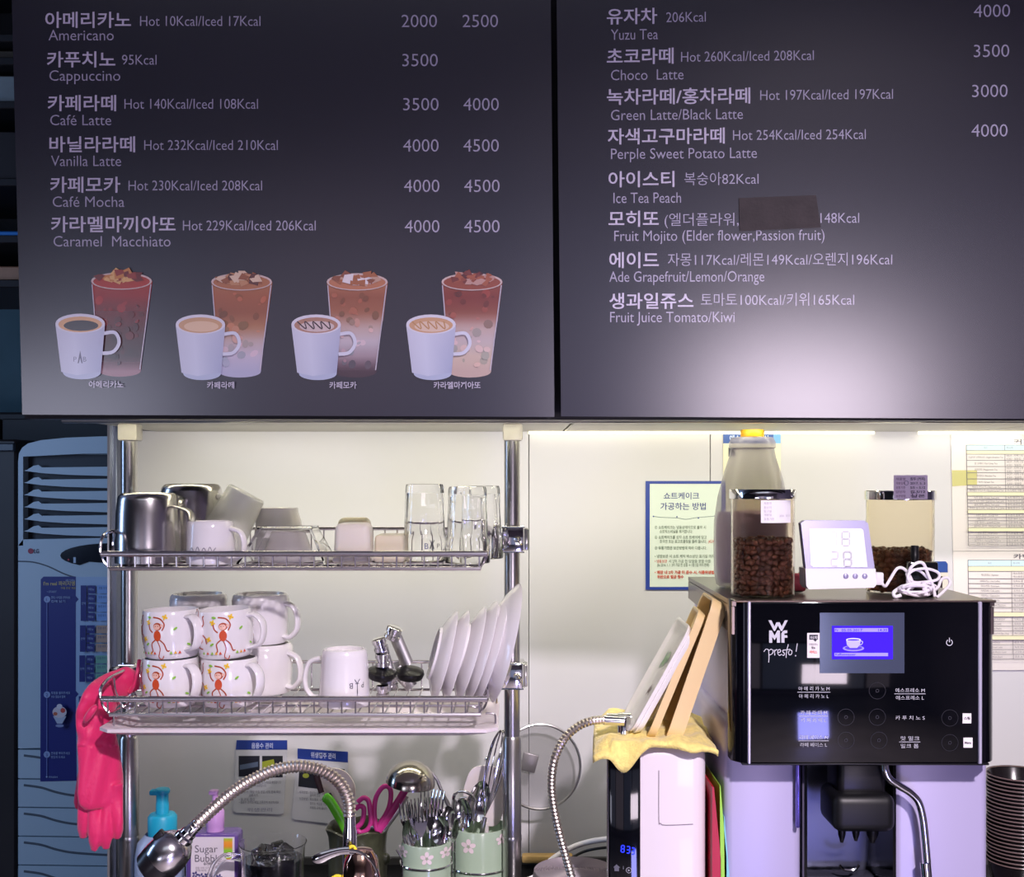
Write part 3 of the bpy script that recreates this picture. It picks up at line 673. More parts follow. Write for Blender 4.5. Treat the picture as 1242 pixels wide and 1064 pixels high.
# cream plastic tubs
CRM = mat('cream_plastic', (240, 230, 205), .35, trans=.25, sss=.2, ior=1.3)
def tub(name, px0, px1, pt, D, dep, label, m, rr=.008):
    x0, x1 = P(px0, 0, D).x, P(px1, 0, D).x; h = zpx(pt, D)-ZU-.004
    t = thing(name, Vector(((x0+x1)/2, D, ZU+.004)), label, 'plastic tub')
    b = MB().rbox(((x0+x1)/2, D, ZU+.004+h/2), (x1-x0, dep, h), rr, 4)
    for p in b.v:
        u = (p.z-ZU-.004)/h; k = 1.06-.10*u; p.x = (p.x-(x0+x1)/2)*k+(x0+x1)/2; p.y = (p.y-D)*k+D
    b.build('body', m, t)
    MB().rbox(((x0+x1)/2, D, ZU+.004+.006), ((x1-x0)*1.09, dep*1.09, .007), .003, 2).build('rim', m, t)
    return t
tub('plastic_tub', 408, 451, 634, 1.475, .045, 'upturned milky plastic tub right of the square glass dish', mat('milky_tub', (242, 234, 222), .3, trans=.2, sss=.2, ior=1.3))
tub('plastic_tub', 411, 449, 628, 1.56, .04, 'cream plastic tub behind the milky one', CRM)
tub('low_plastic_box', 457, 492, 648, 1.52, .06, 'low cream plastic box with small holes beside the tumblers', CRM, .004)

# upturned glass tumblers
def tumbler(cxp, top, D, label):
    r = RX(27, D); H = zpx(top, D)-ZU-.004
    t = thing('glass_tumbler', Vector((P(cxp, 0, D).x, D, ZU+.004)), label, 'tumbler', 'upturned glass tumblers')
    seg = 64
    pf = [(r*1.0, 0), (r*1.02, H*.02), (r*1.02, H*.25), (r*.98, H*.33), (r*.92, H*.36), (r*.86, H*.8), (r*.85, H*.95), (r*.82, H*.995), (r*.74, H), (0, H*.998)]
    inn = [(r*1.0, 0), (r*.95, H*.02), (r*.95, H*.26), (r*.86, H*.36), (r*.80, H*.8), (r*.77, H*.88), (0, H*.89)]
    b = MB().lathe(pf, (t.location.x, D, ZU+.004), seg)
    for i, p in enumerate(b.v):                            # vertical flutes on the narrow half
        u = (p.z-ZU-.004)/H
        if .4 < u < .98 and (p-Vector((t.location.x, D, p.z))).length > r*.5:
            k = 1+.02*math.cos((i % seg)/seg*2*PI*12); p.x = (p.x-t.location.x)*k+t.location.x; p.y = (p.y-D)*k+D
    b.lathe(inn, (t.location.x, D, ZU+.004), seg)
    b.build('body', GLASS, t)
    return t
t = tumbler(515, 587, 1.53, 'upturned clear tumbler with dark logo, left of the pair')
mz = zpx(665, 1.5)
D_ = 1.53-RX(27, 1.53)*1.03
pr = Print(flat(D_+.0003))
pr.text('B', 515.5, 666, 9, (50, 56, 120), off=.02, flip=True) if False else pr.text('B', 515, 666, 10, (60, 66, 130), off=.0)
pr.poly([(524, 655), (527, 666), (525.6, 666), (524, 661), (522.4, 666), (521, 666)][::-1], (60, 60, 70)); pr.stroke([(521.5, 655), (524, 662), (524.2, 668)], .8, (60, 60, 70), smooth=False); pr.stroke([(527, 655), (524, 662)], .8, (60, 60, 70), smooth=False); pr.text('P', 530, 665, 8, (70, 70, 80))
pr.build('logo_print', t)
tumbler(567, 590, 1.49, 'upturned clear tumbler nearest the right post')
tumbler(583, 589, 1.575, 'upturned clear tumbler half hidden behind the other two')

# ================================================================ LOWER SHELF
ZF = ZL+.004
MR_, MH = RX(33, 1.49), .0605
def monkey(pr, x, y, s=1., fl=1, up=1):
    BR = (176, 74, 44); OR = (208, 84, 48); SK = (240, 190, 170)
    q = lambda a, b: (x+a*fl*s, y+b*up*s)
    pr.stroke([q(-6, -1), q(-10, -5), q(-11.5, -12)], 1.6*s, BR); pr.stroke([q(6, -3), q(9, -10), q(4, -17), q(-5, -19)], 1.6*s, BR)
    pr.stroke([q(-3, 8), q(-8, 13), q(-7, 21), q(-9, 23)], 1.5*s, BR); pr.stroke([q(3, 8), q(8, 13), q(11, 21), q(14, 21)], 1.5*s, BR)
    pr.stroke([q(0, 9), q(3, 18), q(1, 28), q(5, 31), q(7, 27)], 1.1*s, BR)
    pr.ell(x, y+3*s*up, 4.6*s, 6.5*s, OR, 16); pr.ell(x+.5*fl*s, y-8*s*up, 5.4*s, 4.6*s, BR, 16); pr.ell(x-.5*fl*s, y-7.4*s*up, 4.3*s, 3.4*s, SK, 14)
    pr.ell(x+6*fl*s, y-9*s*up, 1.8*s, 1.8*s, SK, 10); pr.ell(x-2*fl*s, y-8.4*s*up, .5*s, .6*s, (60, 30, 30), 6); pr.ell(x+1.2*fl*s, y-8.4*s*up, .5*s, .6*s, (60, 30, 30), 6)
def flower(pr, x, y, s=1.):
    for k in range(4): pr.ell(x+1.9*s*math.cos(k*PI/2+.4), y+1.9*s*math.sin(k*PI/2+.4), 1.7*s, 1.2*s, (240, 204, 60), 8, k*PI/2+.4)
    pr.ell(x, y, .9*s, .9*s, (240, 150, 50), 8)
def leaf(pr, x, y, r=.6, s=1.): pr.ell(x, y, 2.8*s, 1.3*s, (140, 196, 70), 10, r)
mt = mug('monkey_mug', MR_, MH, .97, 'x', 'mug', WHITEC, False, hang=math.radians(-38), strap=True, hs=1.25, barrel=True, group='mugs printed with orange monkeys')
rb, rt_ = MR_*.97, MR_
pr = Print(cyl_map(lambda z: rb+(rt_-rb)*max(0, z-.009)/(MH-.011)+MR_*.05*math.sin(PI*max(0, min(1, (z-.009)/(MH-.011)))), MH, F/1.49, 0), .0002, .00002)
monkey(pr, -8, 25); monkey(pr, -40, 26, .95, -1, -1); monkey(pr, 60, 25, .95)
for f_ in ((-20, 12), (2, 6), (-26, 32), (-52, 14), (-54, 40), (80, 18)): flower(pr, *f_)
for l_ in ((14, 20, -.6), (-22, 38, -.5), (-18, 6, .2), (-46, 8, .5), (30, 40, .4)): leaf(pr, l_[0], l_[1], l_[2])
for k, x in enumerate((-28, -22, -17, -12, 8, 13, 18, -34)): pr.poly([(x-2, 50), (x, 46.5), (x+2, 50)], ((214, 90, 70), (150, 200, 80), (230, 170, 60))[k % 3])
pr.build('monkey_print', mt, INKG)
lab = ['lower monkey mug of the left stack', 'monkey mug on top of the left stack', 'lower monkey mug of the second stack', 'tilted monkey mug on top of the second stack']
pos = [(207, 1.49, ZF, 0, (0, 0)), (209, 1.49, ZF+MH+.0012, .02, (0, -.03)), (278, 1.49, ZF, .1, (0, 0)), (274, 1.49, ZF+MH+.0016, .42, (0, -.05))]
for k, (px, D, z, ro, ti) in enumerate(pos):
    m_ = mt if k == 0 else copy_tree(mt); m_['label'] = lab[k]; mloc(m_, px, D, z, ro, ti)
wm = mug('white_mug', RX(32, 1.575), .066, 1.07, 'x', 'mug', WHITEC, True, hang=-.25, group='plain white mugs behind the monkey mugs')
for k, (px, z, lb, ro) in enumerate(((241, 0, 'plain white mug under another behind the left monkey mugs', 2.6), (241, .0675, 'plain white mug topmost behind the left monkey mugs', 2.4), (321, 0, 'plain white mug under another behind the second monkey stack', -.1), (316, .0675, 'plain white mug topmost behind the second monkey stack, handle right', -.05))):
    m_ = wm if k == 0 else copy_tree(wm); m_['label'] = lb; mloc(m_, px, 1.577, ZF+z, ro)

# mug with the logo
Hm = zpx(787, 1.485)-ZF; rm = RX(31.5, 1.485)
pb = mug('white_mug', rm, Hm, .88, 'upturned white mug with grey letters and tower, handle left', 'mug', WHITEC, True, hang=PI-.12)
pr = Print(cyl_map(lambda z: rm*(1-.12*(z/Hm)), Hm, F/1.485, 0))
G = (84, 80, 96)
pr.text('B', 6, 39, 10, G, off=-.008, flip=False) if False else None
for ch, x in (('B', 10), ('P', 26)): pr.text(ch, x, 37, 9.5, G, off=-.008, flip=True)
pr.stroke([(20.5, 50), (20, 38), (16.5, 33)], .9, G, smooth=False); pr.stroke([(20, 38), (23.5, 33)], .9, G, smooth=False)
pr.stroke([(20, 52), (20, 44)], .7, G, smooth=False); pr.stroke([(17.5, 38), (22.5, 38)], .6, G, smooth=False)
pr.build('logo_print', pb, INKG)
mloc(pb, 418, 1.485, ZF)

# cream-whipper style steel tools with black grips
def steel_tool(label, pts, D, caps, disc, gx):
    t = thing('steel_press_tool', P(pts[0][0], pts[0][1], D), label, 'kitchen tool', 'steel tools with black grips')
    for k in range(0, len(pts)-1):
        a_, b_ = P(pts[k][0], pts[k][1], D+(.01 if k % 2 else 0)), P(pts[k+1][0], pts[k+1][1], D+(.01 if k % 2 else 0))
        MB().tube([a_, b_], .0085, 8, flat=.22, up=(0, 1, 0)).build('arm', STEEL, t)
    for (x, y, ang, rr) in caps:
        ax = Vector((math.sin(ang), -.15, math.cos(ang))); c0 = P(x, y, D-.004)
        pf = [(0, -.008), (rr, -.008), (rr, -.003), (rr*.82, -.002), (rr*.82, .001), (rr, .002), (rr, .008), (rr*.8, .009), (0, .009)]
        MB().lathe(pf, c0, 24, axis=ax).build('ring_cap', CHROME, t)
    x, y, rx = disc
    MB().lathe([(0, -.006), (rx*.9, -.005), (rx, 0), (rx*.95, .004), (rx*.5, .007), (0, .007)], P(x, y, D-.006), 28, axis=(.1, -.25, 1)).build('black_grip', mat('black_rubber', (12, 11, 14), .3), t)
steel_tool('left steel press tool with black round grip beside the logo mug', [(463, 788), (470, 812), (466, 838)], 1.50, [(461, 782, -.25, .0095), (464, 800, 0, .0095), (464, 838, 0, .0085)], (463, 817, .0190), 0)
steel_tool('steel press tool leaning right behind the first one', [(478, 768), (494, 806), (480, 812), (500, 834)], 1.545, [(477, 768, .35, .0110), (474, 826, 0, .0100)], (497, 817, .0195), 0)

# standing plates
def plate(r, dep, m=WHITEC):
    pf = [(0, 0), (r*.5, 0), (r*.52, -.003), (r*.56, -.003), (r*.58, 0), (r*.8, dep*.45), (r*.985, dep), (r, dep+.0015), (r*.99, dep+.002), (r*.8, dep*.5+.0035), (r*.6, .004), (0, .003)]
    return pf
pl = [(524, 742, .0615, .012, 15, 'first of the standing plates beside the steel tools'), (538, 741, .062, .012, 15, 'second of the standing plates, same size as the first'), (553, 735, .065, .011, 17, 'third standing plate, thin rim, slightly taller'), (565, 726, .069, .011, 17, 'fourth standing plate, taller than the third'), (575, 722, .071, .012, 17, 'fifth standing plate, in front of the largest'), (592, 706, .080, .018, 14, 'largest and rearmost standing plate leaning at the post')]
for k, (bx, ty, r, dep, le, lb) in enumerate(pl):
    a = math.radians(7); lean = math.radians(le)
    n = Vector((math.cos(a)*math.cos(lean), math.sin(a)*math.cos(lean), -math.sin(lean))).normalized()   # bowl opens to the right/back
    upv = (Vector((0, 0, 1))-n*n.z).normalized()
    D = 1.525
    b = Vector((P(bx-4, 0, D).x, D, ZF-.002)); c = b+upv*r
    o = MB().lathe(plate(r, dep), c-n*dep*.6, 56, axis=n).build('plate', WHITEC)
    tag(o, lb, 'plate', 'white plates standing in the rack')
for k in range(10):
    x = P(500+k*9.5, 0, 1.5).x
# ================================================================ PINK GLOVE
GLM = mat('rubber_pink', (226, 40, 104), .5, bump=.25, bscale=250, sheen=.3, sss=.1)
gl = MB(); GD = 1.485
def blob_path(pts, flatd):
    path = smooth_path([P(p[0], p[1], p[3] if len(p) > 3 else GD) for p in pts], 6); rr = []
    for i in range(len(path)):
        u = i/(len(path)-1)*(len(pts)-1); k = min(int(u), len(pts)-2); rr.append(RX(pts[k][2]*(1-(u-k))+pts[k+1][2]*(u-k), GD))
    gl.tube(path, rr, 20, flat=flatd, up=(0, 1, 0))
blob_path([(166, 820, 8, 1.55), (160, 823, 17, 1.54), (148, 828, 18, 1.53), (134, 837, 21, 1.51), (121, 850, 23), (116, 868, 24), (117, 890, 24), (120, 915, 26), (122, 940, 27.5), (122, 958, 28), (122, 972, 26), (122, 979, 20)], .42)
def finger(x0, y0, x1, y1, r, D=GD):
    n = 7; pts = [(x0+(x1-x0)*k/n, y0+(y1-y0)*k/n) for k in range(n+1)]
    path = [P(a, b, D+.002*math.sin(k)) for k, (a, b) in enumerate(pts)]; rr = [RX(r*1.06*(1.0 if k < n-1 else (.94 if k == n-1 else .55)), D) for k in range(n+1)]
    gl.tube(path, rr, 14, flat=.85, up=(0, 1, 0))
finger(104, 950, 101, 1016, 8.0); finger(114.5, 955, 114.5, 1032, 7.3, GD-.004); finger(128, 955, 128.5, 1030, 7.1, GD); finger(141, 950, 142.5, 1017, 7.4, GD+.003)
finger(103, 925, 95, 981, 6.5, GD+.016)
tmp = gl.build('g', GLM)
mod = tmp.modifiers.new('r', 'REMESH'); mod.mode = 'VOXEL'; mod.voxel_size = .0018
mod = tmp.modifiers.new('s', 'SMOOTH'); mod.iterations = 3; mod.factor = .5
dg = bpy.context.evaluated_depsgraph_get(); me = bpy.data.meshes.new_from_object(tmp.evaluated_get(dg)); bpy.data.objects.remove(tmp)
me.materials.clear(); me.materials.append(GLM); me.shade_smooth()
for v in me.vertices:                                     # creases of the drape
    px = v.co.x/v.co.y*F+CX; py = HY-(v.co.z-EYE)/v.co.y*F
    if py < 905:
        v.co.y += .0022*math.sin((px*.9+py*.55)*.20)+.0009*math.sin((px*.4-py*.9)*.3)
    else: v.co.y += .0010*math.sin(px*.3+py*.08)
gt = thing('rubber_glove', P(122, 900, GD), 'pink rubber glove hung over the left end of the lower rack', 'glove')
go = bpy.data.objects.new('glove_body', me); COL.objects.link(go); go.parent = gt
for v in me.vertices: v.co -= gt.location
cf = MB(); cf.tube(smooth_path([P(169, 801, 1.533), P(167, 815, 1.524), P(163, 830, 1.521), P(157, 840, 1.525)], 5), [.0028]*16, 8); cf.build('rolled_cuff', GLM, gt)
cf = MB(); cf.tube(smooth_path([P(118, 856, 1.462), P(112, 862, 1.457), P(105, 872, 1.458), P(104, 876, 1.462)], 5), [.002, .003, .0035, .004, .0042, .0045, .0045, .0045, .0045, .0042, .004, .0035, .003, .0028, .002, .001], 10); cf.build('fold', GLM, gt)

# ================================================================ WALL NOTICES
def sheet(name, pts, D, m, label, cat, thick=.0012):
    t = thing(name, P(sum(p[0] for p in pts)/len(pts), sum(p[1] for p in pts)/len(pts), D), label, cat)
    MB().extrude([P(p[0], p[1], D) for p in pts], (0, thick, 0)).build('sheet', m, t, smooth=False); return t
ND = WD-.002
NAVY = (30, 56, 140)
lam = mat('laminate', (206, 206, 214), .25, coat=.5)
t = sheet('wall_notice', [(287, 900), (290, 897.5), (346, 897.5), (349, 900), (344, 986), (341, 988), (286, 986), (283, 983)], ND, lam, 'small notice with blue header and two photos, left of the pair on the wall', 'notice')
pr = Print(flat(ND)); pr.poly([(287, 898), (348.5, 898), (348.5, 909.5), (286, 909.5)], NAVY); pr.text('음용수 관리', 305, 907.5, 7.5, (180, 188, 220), 331, off=.02)
pr.rect(289.5, 917, 315, 942, (28, 30, 44)); pr.rect(318, 917, 343, 943, (30, 32, 40)); pr.poly([(291, 928), (313, 924), (313, 930), (291, 934)], (90, 104, 130)); pr.poly([(318, 924), (332, 921), (334, 931), (318, 935)], (150, 160, 50))
GT = (110, 110, 128)
for y, a_, s_ in ((950.5, 302, '정수기 필터를 정기적으로 확인합니다'), (954.5, 302, '청결하게 보관합니다'), (962, 290, '점검주기 : 매일 아침 영업 시작 전에 확인'), (966, 302, '교체 시기'), (971, 290, '• 물 온도 점검'), (974.5, 290, '• 음용수 관리는 매일 기록하여 보관하세요')): pr.text(s_, a_, y, 3.8, GT, min(341, a_+len(s_)*2.1))
pr.text('위생관리', 300, 984, 5, (140, 140, 170), 330); pr.build('notice_print', t)
t = sheet('wall_notice', [(361, 910), (365, 907.5), (420, 911), (423, 915), (418, 1000), (414, 1001), (356, 994), (354, 990)], ND, lam, 'small notice with blue header partly behind the white spatula', 'notice')
pr = Print(flat(ND)); pr.poly([(361, 908), (422, 912), (422, 925), (361, 920.5)], NAVY); pr.text('위생행주 관리', 377, 918.5, 7.5, (190, 196, 226), 407, off=.02, slope=.06)
pr.poly([(363, 929), (388, 931), (386, 957), (362, 954)], (28, 30, 40)); pr.poly([(393, 931), (418, 933), (417, 958), (392, 957)], (34, 34, 44)); pr.ell(371, 941, 4, 3, (150, 160, 60), 12)
for y, a_, s_ in ((962, 363, '세척방법 : 흐르는 물에 헹굽니다'), (966, 376, '삶아서 건조'), (970, 363, '보관방법 : 용도별로 구분'), (976, 376, '행주는 색으로 구분하여'), (981, 376, '지정된 곳에 둡니다')): pr.text(s_, a_, y, 3.8, GT, min(412, a_+len(s_)*2.1), slope=.06)
pr.build('notice_print', t)
t = sheet('wall_notice', [(1122, 681), (1147, 681), (1150, 684), (1149, 792), (1122, 792)], ND, mat('laminate_warm', (214, 210, 196), .3, coat=.4), 'small notice with blue header behind the tangled white cable', 'notice')
pr = Print(flat(ND)); pr.poly([(1122, 681), (1147, 681), (1149.5, 684), (1149.5, 694.5), (1122, 694.5)], (34, 70, 142)); pr.rect(1124, 699, 1143, 722, (50, 36, 34)); pr.build('notice_print', t)
t = sheet('wall_poster', [(783, 583.5), (880, 583.5), (880, 716), (783.5, 715)], ND, mat('poster_paper', (214, 226, 214), .35, coat=.2), 'blue bordered cake instruction poster left of the grey bottle', 'poster')
pr = Print(flat(ND)); BB = (36, 62, 150)
pr.rect(783, 583.5, 880, 587, BB); pr.rect(783.5, 712, 880, 715.5, BB); pr.rect(783, 583.5, 788, 715.5, BB); pr.rect(875, 583.5, 880, 715.5, BB)
pr.text('쇼트케이크', 805, 605, 9.2, (44, 60, 130), 848, off=.008); pr.text('가공하는 방법', 801, 617.8, 9.6, (44, 60, 130), 856, off=.008)
pr.stroke([(792, 626), (800, 627.5), (812, 628), (822, 628.5), (832, 630), (844, 628), (856, 627), (868, 626)], .5, (90, 110, 120))
for xx, yy in ((792.5, 626.5), (821, 627), (847, 628.5), (867, 626)): pr.ell(xx, yy, .9, .9, (70, 90, 150), 8)
g2 = (100, 120, 100); rd = (206, 84, 60)
for s_, x0_, x1_, y, c_ in (('① 쇼트케이크는 냉동상태이므로 출하 시', 794, 856, 641.5, g2), ('쇼트박스비닐을 제거합니다.', 800, 840, 646.5, g2), ('② 쇼트케이크를 상자 쇼트 트레이에 담고', 794, 857, 653.5, g2), ('조각면 또는 로고초콜릿을 올려 둡니다.', 800, 857, 658.5, g2), ('(4도씨)', 859, 867, 658.5, rd), ('③ 유통기한은 보관방법에 따라 다릅니다.', 794, 857, 666.5, g2), ('• 냉장보관 시 쇼트 케익 박스상단 표기일 까지', 794, 866, 676.5, g2), ('• 냉동보관', 794, 809, 682.5, rd), ('시 2차 가공 한 당일을 포함 이틀', 811, 862, 682.5, g2), ('(Ex 2016. 1. 1  2차 가공 한 상품 → 1월 2일 까지 판매)', 797, 860, 687, g2), ('• 매장 내 2차 가공 미 준수 시, 식품위생법', 794, 866, 696, rd), ('위반으로 벌금 징수', 797, 829, 701.5, rd)):
    pr.text(s_, x0_, y, 4.6, c_, x1_, off=.03 if y > 690 else .005)
pr.build('poster_print', t)
t = sheet('wall_poster', [(877, 526), (880, 524.5), (944, 524.5), (947, 527), (947, 700), (877, 700)], ND, mat('poster_cream', (226, 222, 190), .35, coat=.2), 'pale poster with blue header behind the grey bottle', 'poster')
pr = Print(flat(ND)); pr.rect(877, 524.8, 938, 538, (44, 84, 160)); pr.rect(938, 524.8, 946.8, 538, (110, 170, 226)); pr.text('에스프레소 머신', 885, 535, 8.5, (200, 210, 230), 932, off=.02); pr.rect(883.5, 543, 892, 554, (50, 50, 60)); pr.stroke([(940, 545), (936, 552), (941, 556), (938, 562)], .6, (130, 190, 200)); pr.build('poster_print', t)

# recipe sheets at the right, one above the other
TT = (140, 134, 138); TL = (104, 100, 108); HB = (196, 224, 234); YB = (232, 228, 190)
def recipe(name, pts, x0, xm, y0, rows, label, title, ty, skew=0.0):
    t = sheet(name, pts, ND, mat('recipe_paper', (226, 220, 216), .3, coat=.4), label, 'recipe sheet')
    pr = Print(flat(ND)); y = y0; X1 = pts[1][0]-4
    pr.text(title, 1229, ty, 6.5, TL, 1270, off=.03)
    for h, kind, a_, b_ in rows:
        sk = (y-y0)*skew
        if kind == 'h': pr.rect(x0+sk, y, X1, y+h, HB)
        if kind == 'y': pr.rect(x0+sk, y, X1, y+h, YB)
        if a_: pr.text(a_, (x0+xm)/2+sk, y+h/2+1.1, 3.1, TT, (x0+xm)/2+sk+min(len(a_)*1.32, (xm-x0)*.9), align='C')
        if b_:
            ls = b_.split('\n')
            for i, s_ in enumerate(ls): pr.text(s_, xm+2+sk, y+h/2+1.1+(i-(len(ls)-1)/2)*3.8, 3.1, TT)
        pr.rect(x0+sk-.3, y-.3, X1, y+.3, TL)
        pr.rect(x0+sk-.4, y, x0+sk+.3, y+h, TL)
        if kind != 'y': pr.rect(xm+sk-.25, y, xm+sk+.25, y+h, TL)
        y += h
    pr.rect(x0+(y-y0)*skew, y-.3, X1, y+.4, TL); pr.build('table_print', t); return t
hot = 'HOT : 티백 1개 물 250g\nICED : 얼음컵 : 티백 1개'
rows = [(6.5, 'h', '메뉴명', '레시피'), (4.5, 'y', '', ''), (7.5, '', '잉글리쉬 브렉퍼스트 / English Breakfast Tea', hot), (7.5, '', '얼 그레이 / Earl Grey Tea', hot), (7.5, '', '페퍼민트 / Peppermint Tea', hot), (7.5, '', '루이보스 / Rooibos Tea', hot), (7.5, '', '녹차 / Green Tea', hot), (4.3, '', '복숭아 아이스 티 / Peach Iced Tea', '복숭아 시럽 3펌프, 얼음'), (4.3, '', '라즈베리 아이스 티 / Raspberry Iced Tea', '라즈베리 시럽 3펌프, 얼음'), (4.5, 'y', '', ''), (4.2, '', '녹차 라떼 / Green Tea Latte', '녹차 파우더 30g, 우유'), (4.2, '', '아이스 녹차 라떼 / Iced Green Tea Latte', '녹차 파우더 30g, 얼음'), (4.2, '', '홍차 라떼 / Black Tea Latte', '홍차 파우더 30g, 우유'), (4.2, '', '아이스 홍차 라떼 / Iced Black Tea Latte', '홍차 파우더 30g, 얼음'), (4.5, 'y', '', ''), (4.3, '', '오렌지 에이드 / Orange Ade', '오렌지 원액 50g, 탄산'), (4.3, '', '레몬 에이드 / Lemon Ade', '레몬 원액 50g, 탄산'), (4.3, '', '자몽 에이드 / Grapefruit Ade', '자몽 원액 50g, 탄산'), (4.3, '', '블루베리 에이드 / Blueberry Ade', '블루베리 50g, 탄산'), (4.6, 'y', '', ''), (4.5, '', '키위 주스 / Kiwi Juice', '키위 원액 100g, 얼음'), (4.4, '', '토마토 주스 / Tomato Juice', '토마토 원액 100g, 물'), (4.3, '', '딸기 주스 / Strawberry Juice', '딸기 원액 120g, 얼음'), (4.2, '', '자몽 주스 / Tomato Juice', '자몽 원액 70g, 얼음')]
t = recipe('recipe_sheet', [(1153.5, 527.5), (1320, 527), (1322, 668), (1156, 668.5)], 1172, 1218.5, 540, rows, 'upper recipe table taped to the wall at the right edge', '커피&티', 538.5, .012)
MB().extrude([P(1154.5, 570.5, ND-.0008), P(1185, 570.5, ND-.0008), P(1185, 588, ND-.0008), P(1155, 590, ND-.0008)], (0, .0004, 0)).build('yellowed_tape', mat('old_tape', (226, 222, 150), .25, alpha=.55), t, smooth=False)
rows = [(7.5, 'h', '메뉴명', '레시피'), (6, 'y', '', ''), (9, '', '에스프레소 / Espresso', '에스프레소 : 더블\n에스프레소 : 도피오'), (5.8, '', '아메리카노 / Hot Coffee', '도피오 물 샷'), (5.8, '', '아이스커피 / Americano', '도피오 물 얼음'), (5.8, '', '카페라떼 / Cafe Latte', '도피오, 우유'), (5.8, '', '카푸치노 / Cappuccino', '에스프레소, 우유 거품'), (5.8, '', '카페모카 / Cafe Mocha', '에스프레소 : 초코'), (5.8, '', '카라멜 마끼아또 / Caramel Macchiato', '에스프레소, 바닐라'), (5.8, '', '', '에스프레소 우유'), (5.4, 'y', '', ''), (5.7, '', '아이스 아메리카노 / Iced Americano', '도피오 얼음컵'), (5.7, '', '아이스 라떼 / Iced Latte', '도피오 얼음 우유'), (5.7, '', '아이스 모카 / Iced Mocha', '에스프레소, 초코'), (5.7, '', '아이스 마끼아또 / Iced Caramel Macchiato', '에스프레소, 바닐라'), (5.2, 'y', '', ''), (5.8, '', '핫 초코 / Hot Choco', '초코 파우더'), (5.8, '', '그린티 라떼 / Green Latte', '녹차 우유'), (5.8, '', '고구마 라떼 / Sweet Potato Latte', '고구마 파우더'), (5.8, '', '화이트 초코 / White Choco', '초코 소스, 우유')]
recipe('recipe_sheet', [(1156, 669), (1322, 668.5), (1324, 813), (1158, 813)], 1174, 1226.5, 679.5, rows, 'lower recipe table taped beneath the first at the right edge', '카페음료', 677.5, .012)

# ================================================================ COFFEE MACHINE
MD = 1.42
cm = thing('coffee_machine', Vector((P(1048, 0, MD).x, 1.6, .9)), 'large automatic coffee machine with black touch panel on the right', 'coffee machine')
mx0, mx1 = P(889, 0, MD).x, P(1208, 0, MD).x; zt, zb = zpx(729, MD), zpx(925, MD)
SIL = mat('machine_silver', (178, 170, 204), .38, metal=.15, bump=.01)
BRZ = mat('machine_deck', (120, 108, 106), .28, .85)
# top deck and side skirts
top = [(mx0, MD+.004), (mx1, MD+.004), (mx1, MD+.36), (mx0, MD+.36)]
MB().extrude([(x, y, zt-.001) for x, y in top], (0, 0, -.006)).build('top_deck', BRZ, cm, smooth=False)
for s, x in ((0, mx0), (1, mx1-.004)):
    q = [(x, MD+.006, zt-.008), (x, MD+.36, zt-.008), (x, MD+.36, zt-.034), (x, MD+.006, zt-.042)]
    MB().extrude(q, (.004, 0, 0)).build('side_skirt', BRZ, cm, smooth=False)
for k in range(3): MB().box((mx0-.0003, MD+.045+k*.05, zt-.024), (.001, .004, .013)).build('skirt_slot', BLACKP, cm, smooth=False)
# body columns
bx0, bx1 = P(879, 0, MD).x+.001, P(1211, 0, MD+.02).x
cL, cR = P(970, 0, 1.47).x, P(1081, 0, 1.47).x
for x0, x1, nm in ((mx0-.0028, cL, 'body_left'), (cR, bx1-.004, 'body_right')):
    MB().rbox(((x0+x1)/2, 1.64, (.905+zb+.04)/2), (x1-x0, .36, zb+.04-.905), .010, 3).build(nm, SIL, cm)
MB().box(((mx0+mx1)/2, MD+.19, (zt-.008+zb)/2+.0), (mx1-mx0-.02, .34, zt-.012-zb)).build('upper_housing', SIL, cm, smooth=False)
# recess with back plate
MB().box(((cL+cR)/2, 1.555, (.903+zb)/2), (cR-cL, .01, zb-.903)).build('recess_back', mat('recess_plate', (120, 124, 146), .3, .8), cm, smooth=False)
for x in (cL+.0025, cR-.0025): MB().box((x, 1.50, (.903+zb)/2), (.004, .10, zb-.903)).build('recess_edge', BLACKG, cm, smooth=False)
zc = zpx(1051, 1.54)
MB().rbox(((cL+cR)/2, 1.53, zc-.055), (cR-cL-.008, .03, .1), .004, 2).build('cup_flap', mat('flap_grey', (74, 74, 88), .25, .5), cm)
MB().tube(sp([(1018, 1049), (1024, 1055), (1036, 1055), (1042, 1049)], 1.50), .0018, 6).build('flap_grip', CHROME, cm)
# spout
spn = MB().rbox(P(1038, 940, 1.475)+Vector((0, 0, .0)), (RX(58, 1.47), .06, RX(50, 1.47)), .008, 3).build('spout_neck', BLACKP, cm)
MB().rbox(P(1039, 978, 1.465), (RX(75, 1.45), .075, RX(46, 1.45)), .012, 4).build('spout_block', mat('spout_black', (11, 11, 14), .45), cm)
for px, pb, r_, ce in ((1021, 1022, 4.5, 0), (1038, 1020, 4.5, 0), (1058, 1022, 7, 1)):
    c = P(px, 1000, 1.455); z1 = zpx(pb, 1.455); rr = RX(r_, 1.455)
    MB().lathe([(rr*1.1, c.z+.004), (rr, c.z-(c.z-z1)*.55), (rr*.75, c.z-(c.z-z1)*.75), (rr*.4, z1), (0, z1)], (c.x, 1.455, 0), 18).build('nozzle', BLACKP, cm)
MB().rbox(P(967.5, 958, 1.45), (RX(5, 1.45), .008, RX(92, 1.45)), .002, 2).build('cup_rail', mat('rail_violet', (110, 100, 190), .2, .8), cm)
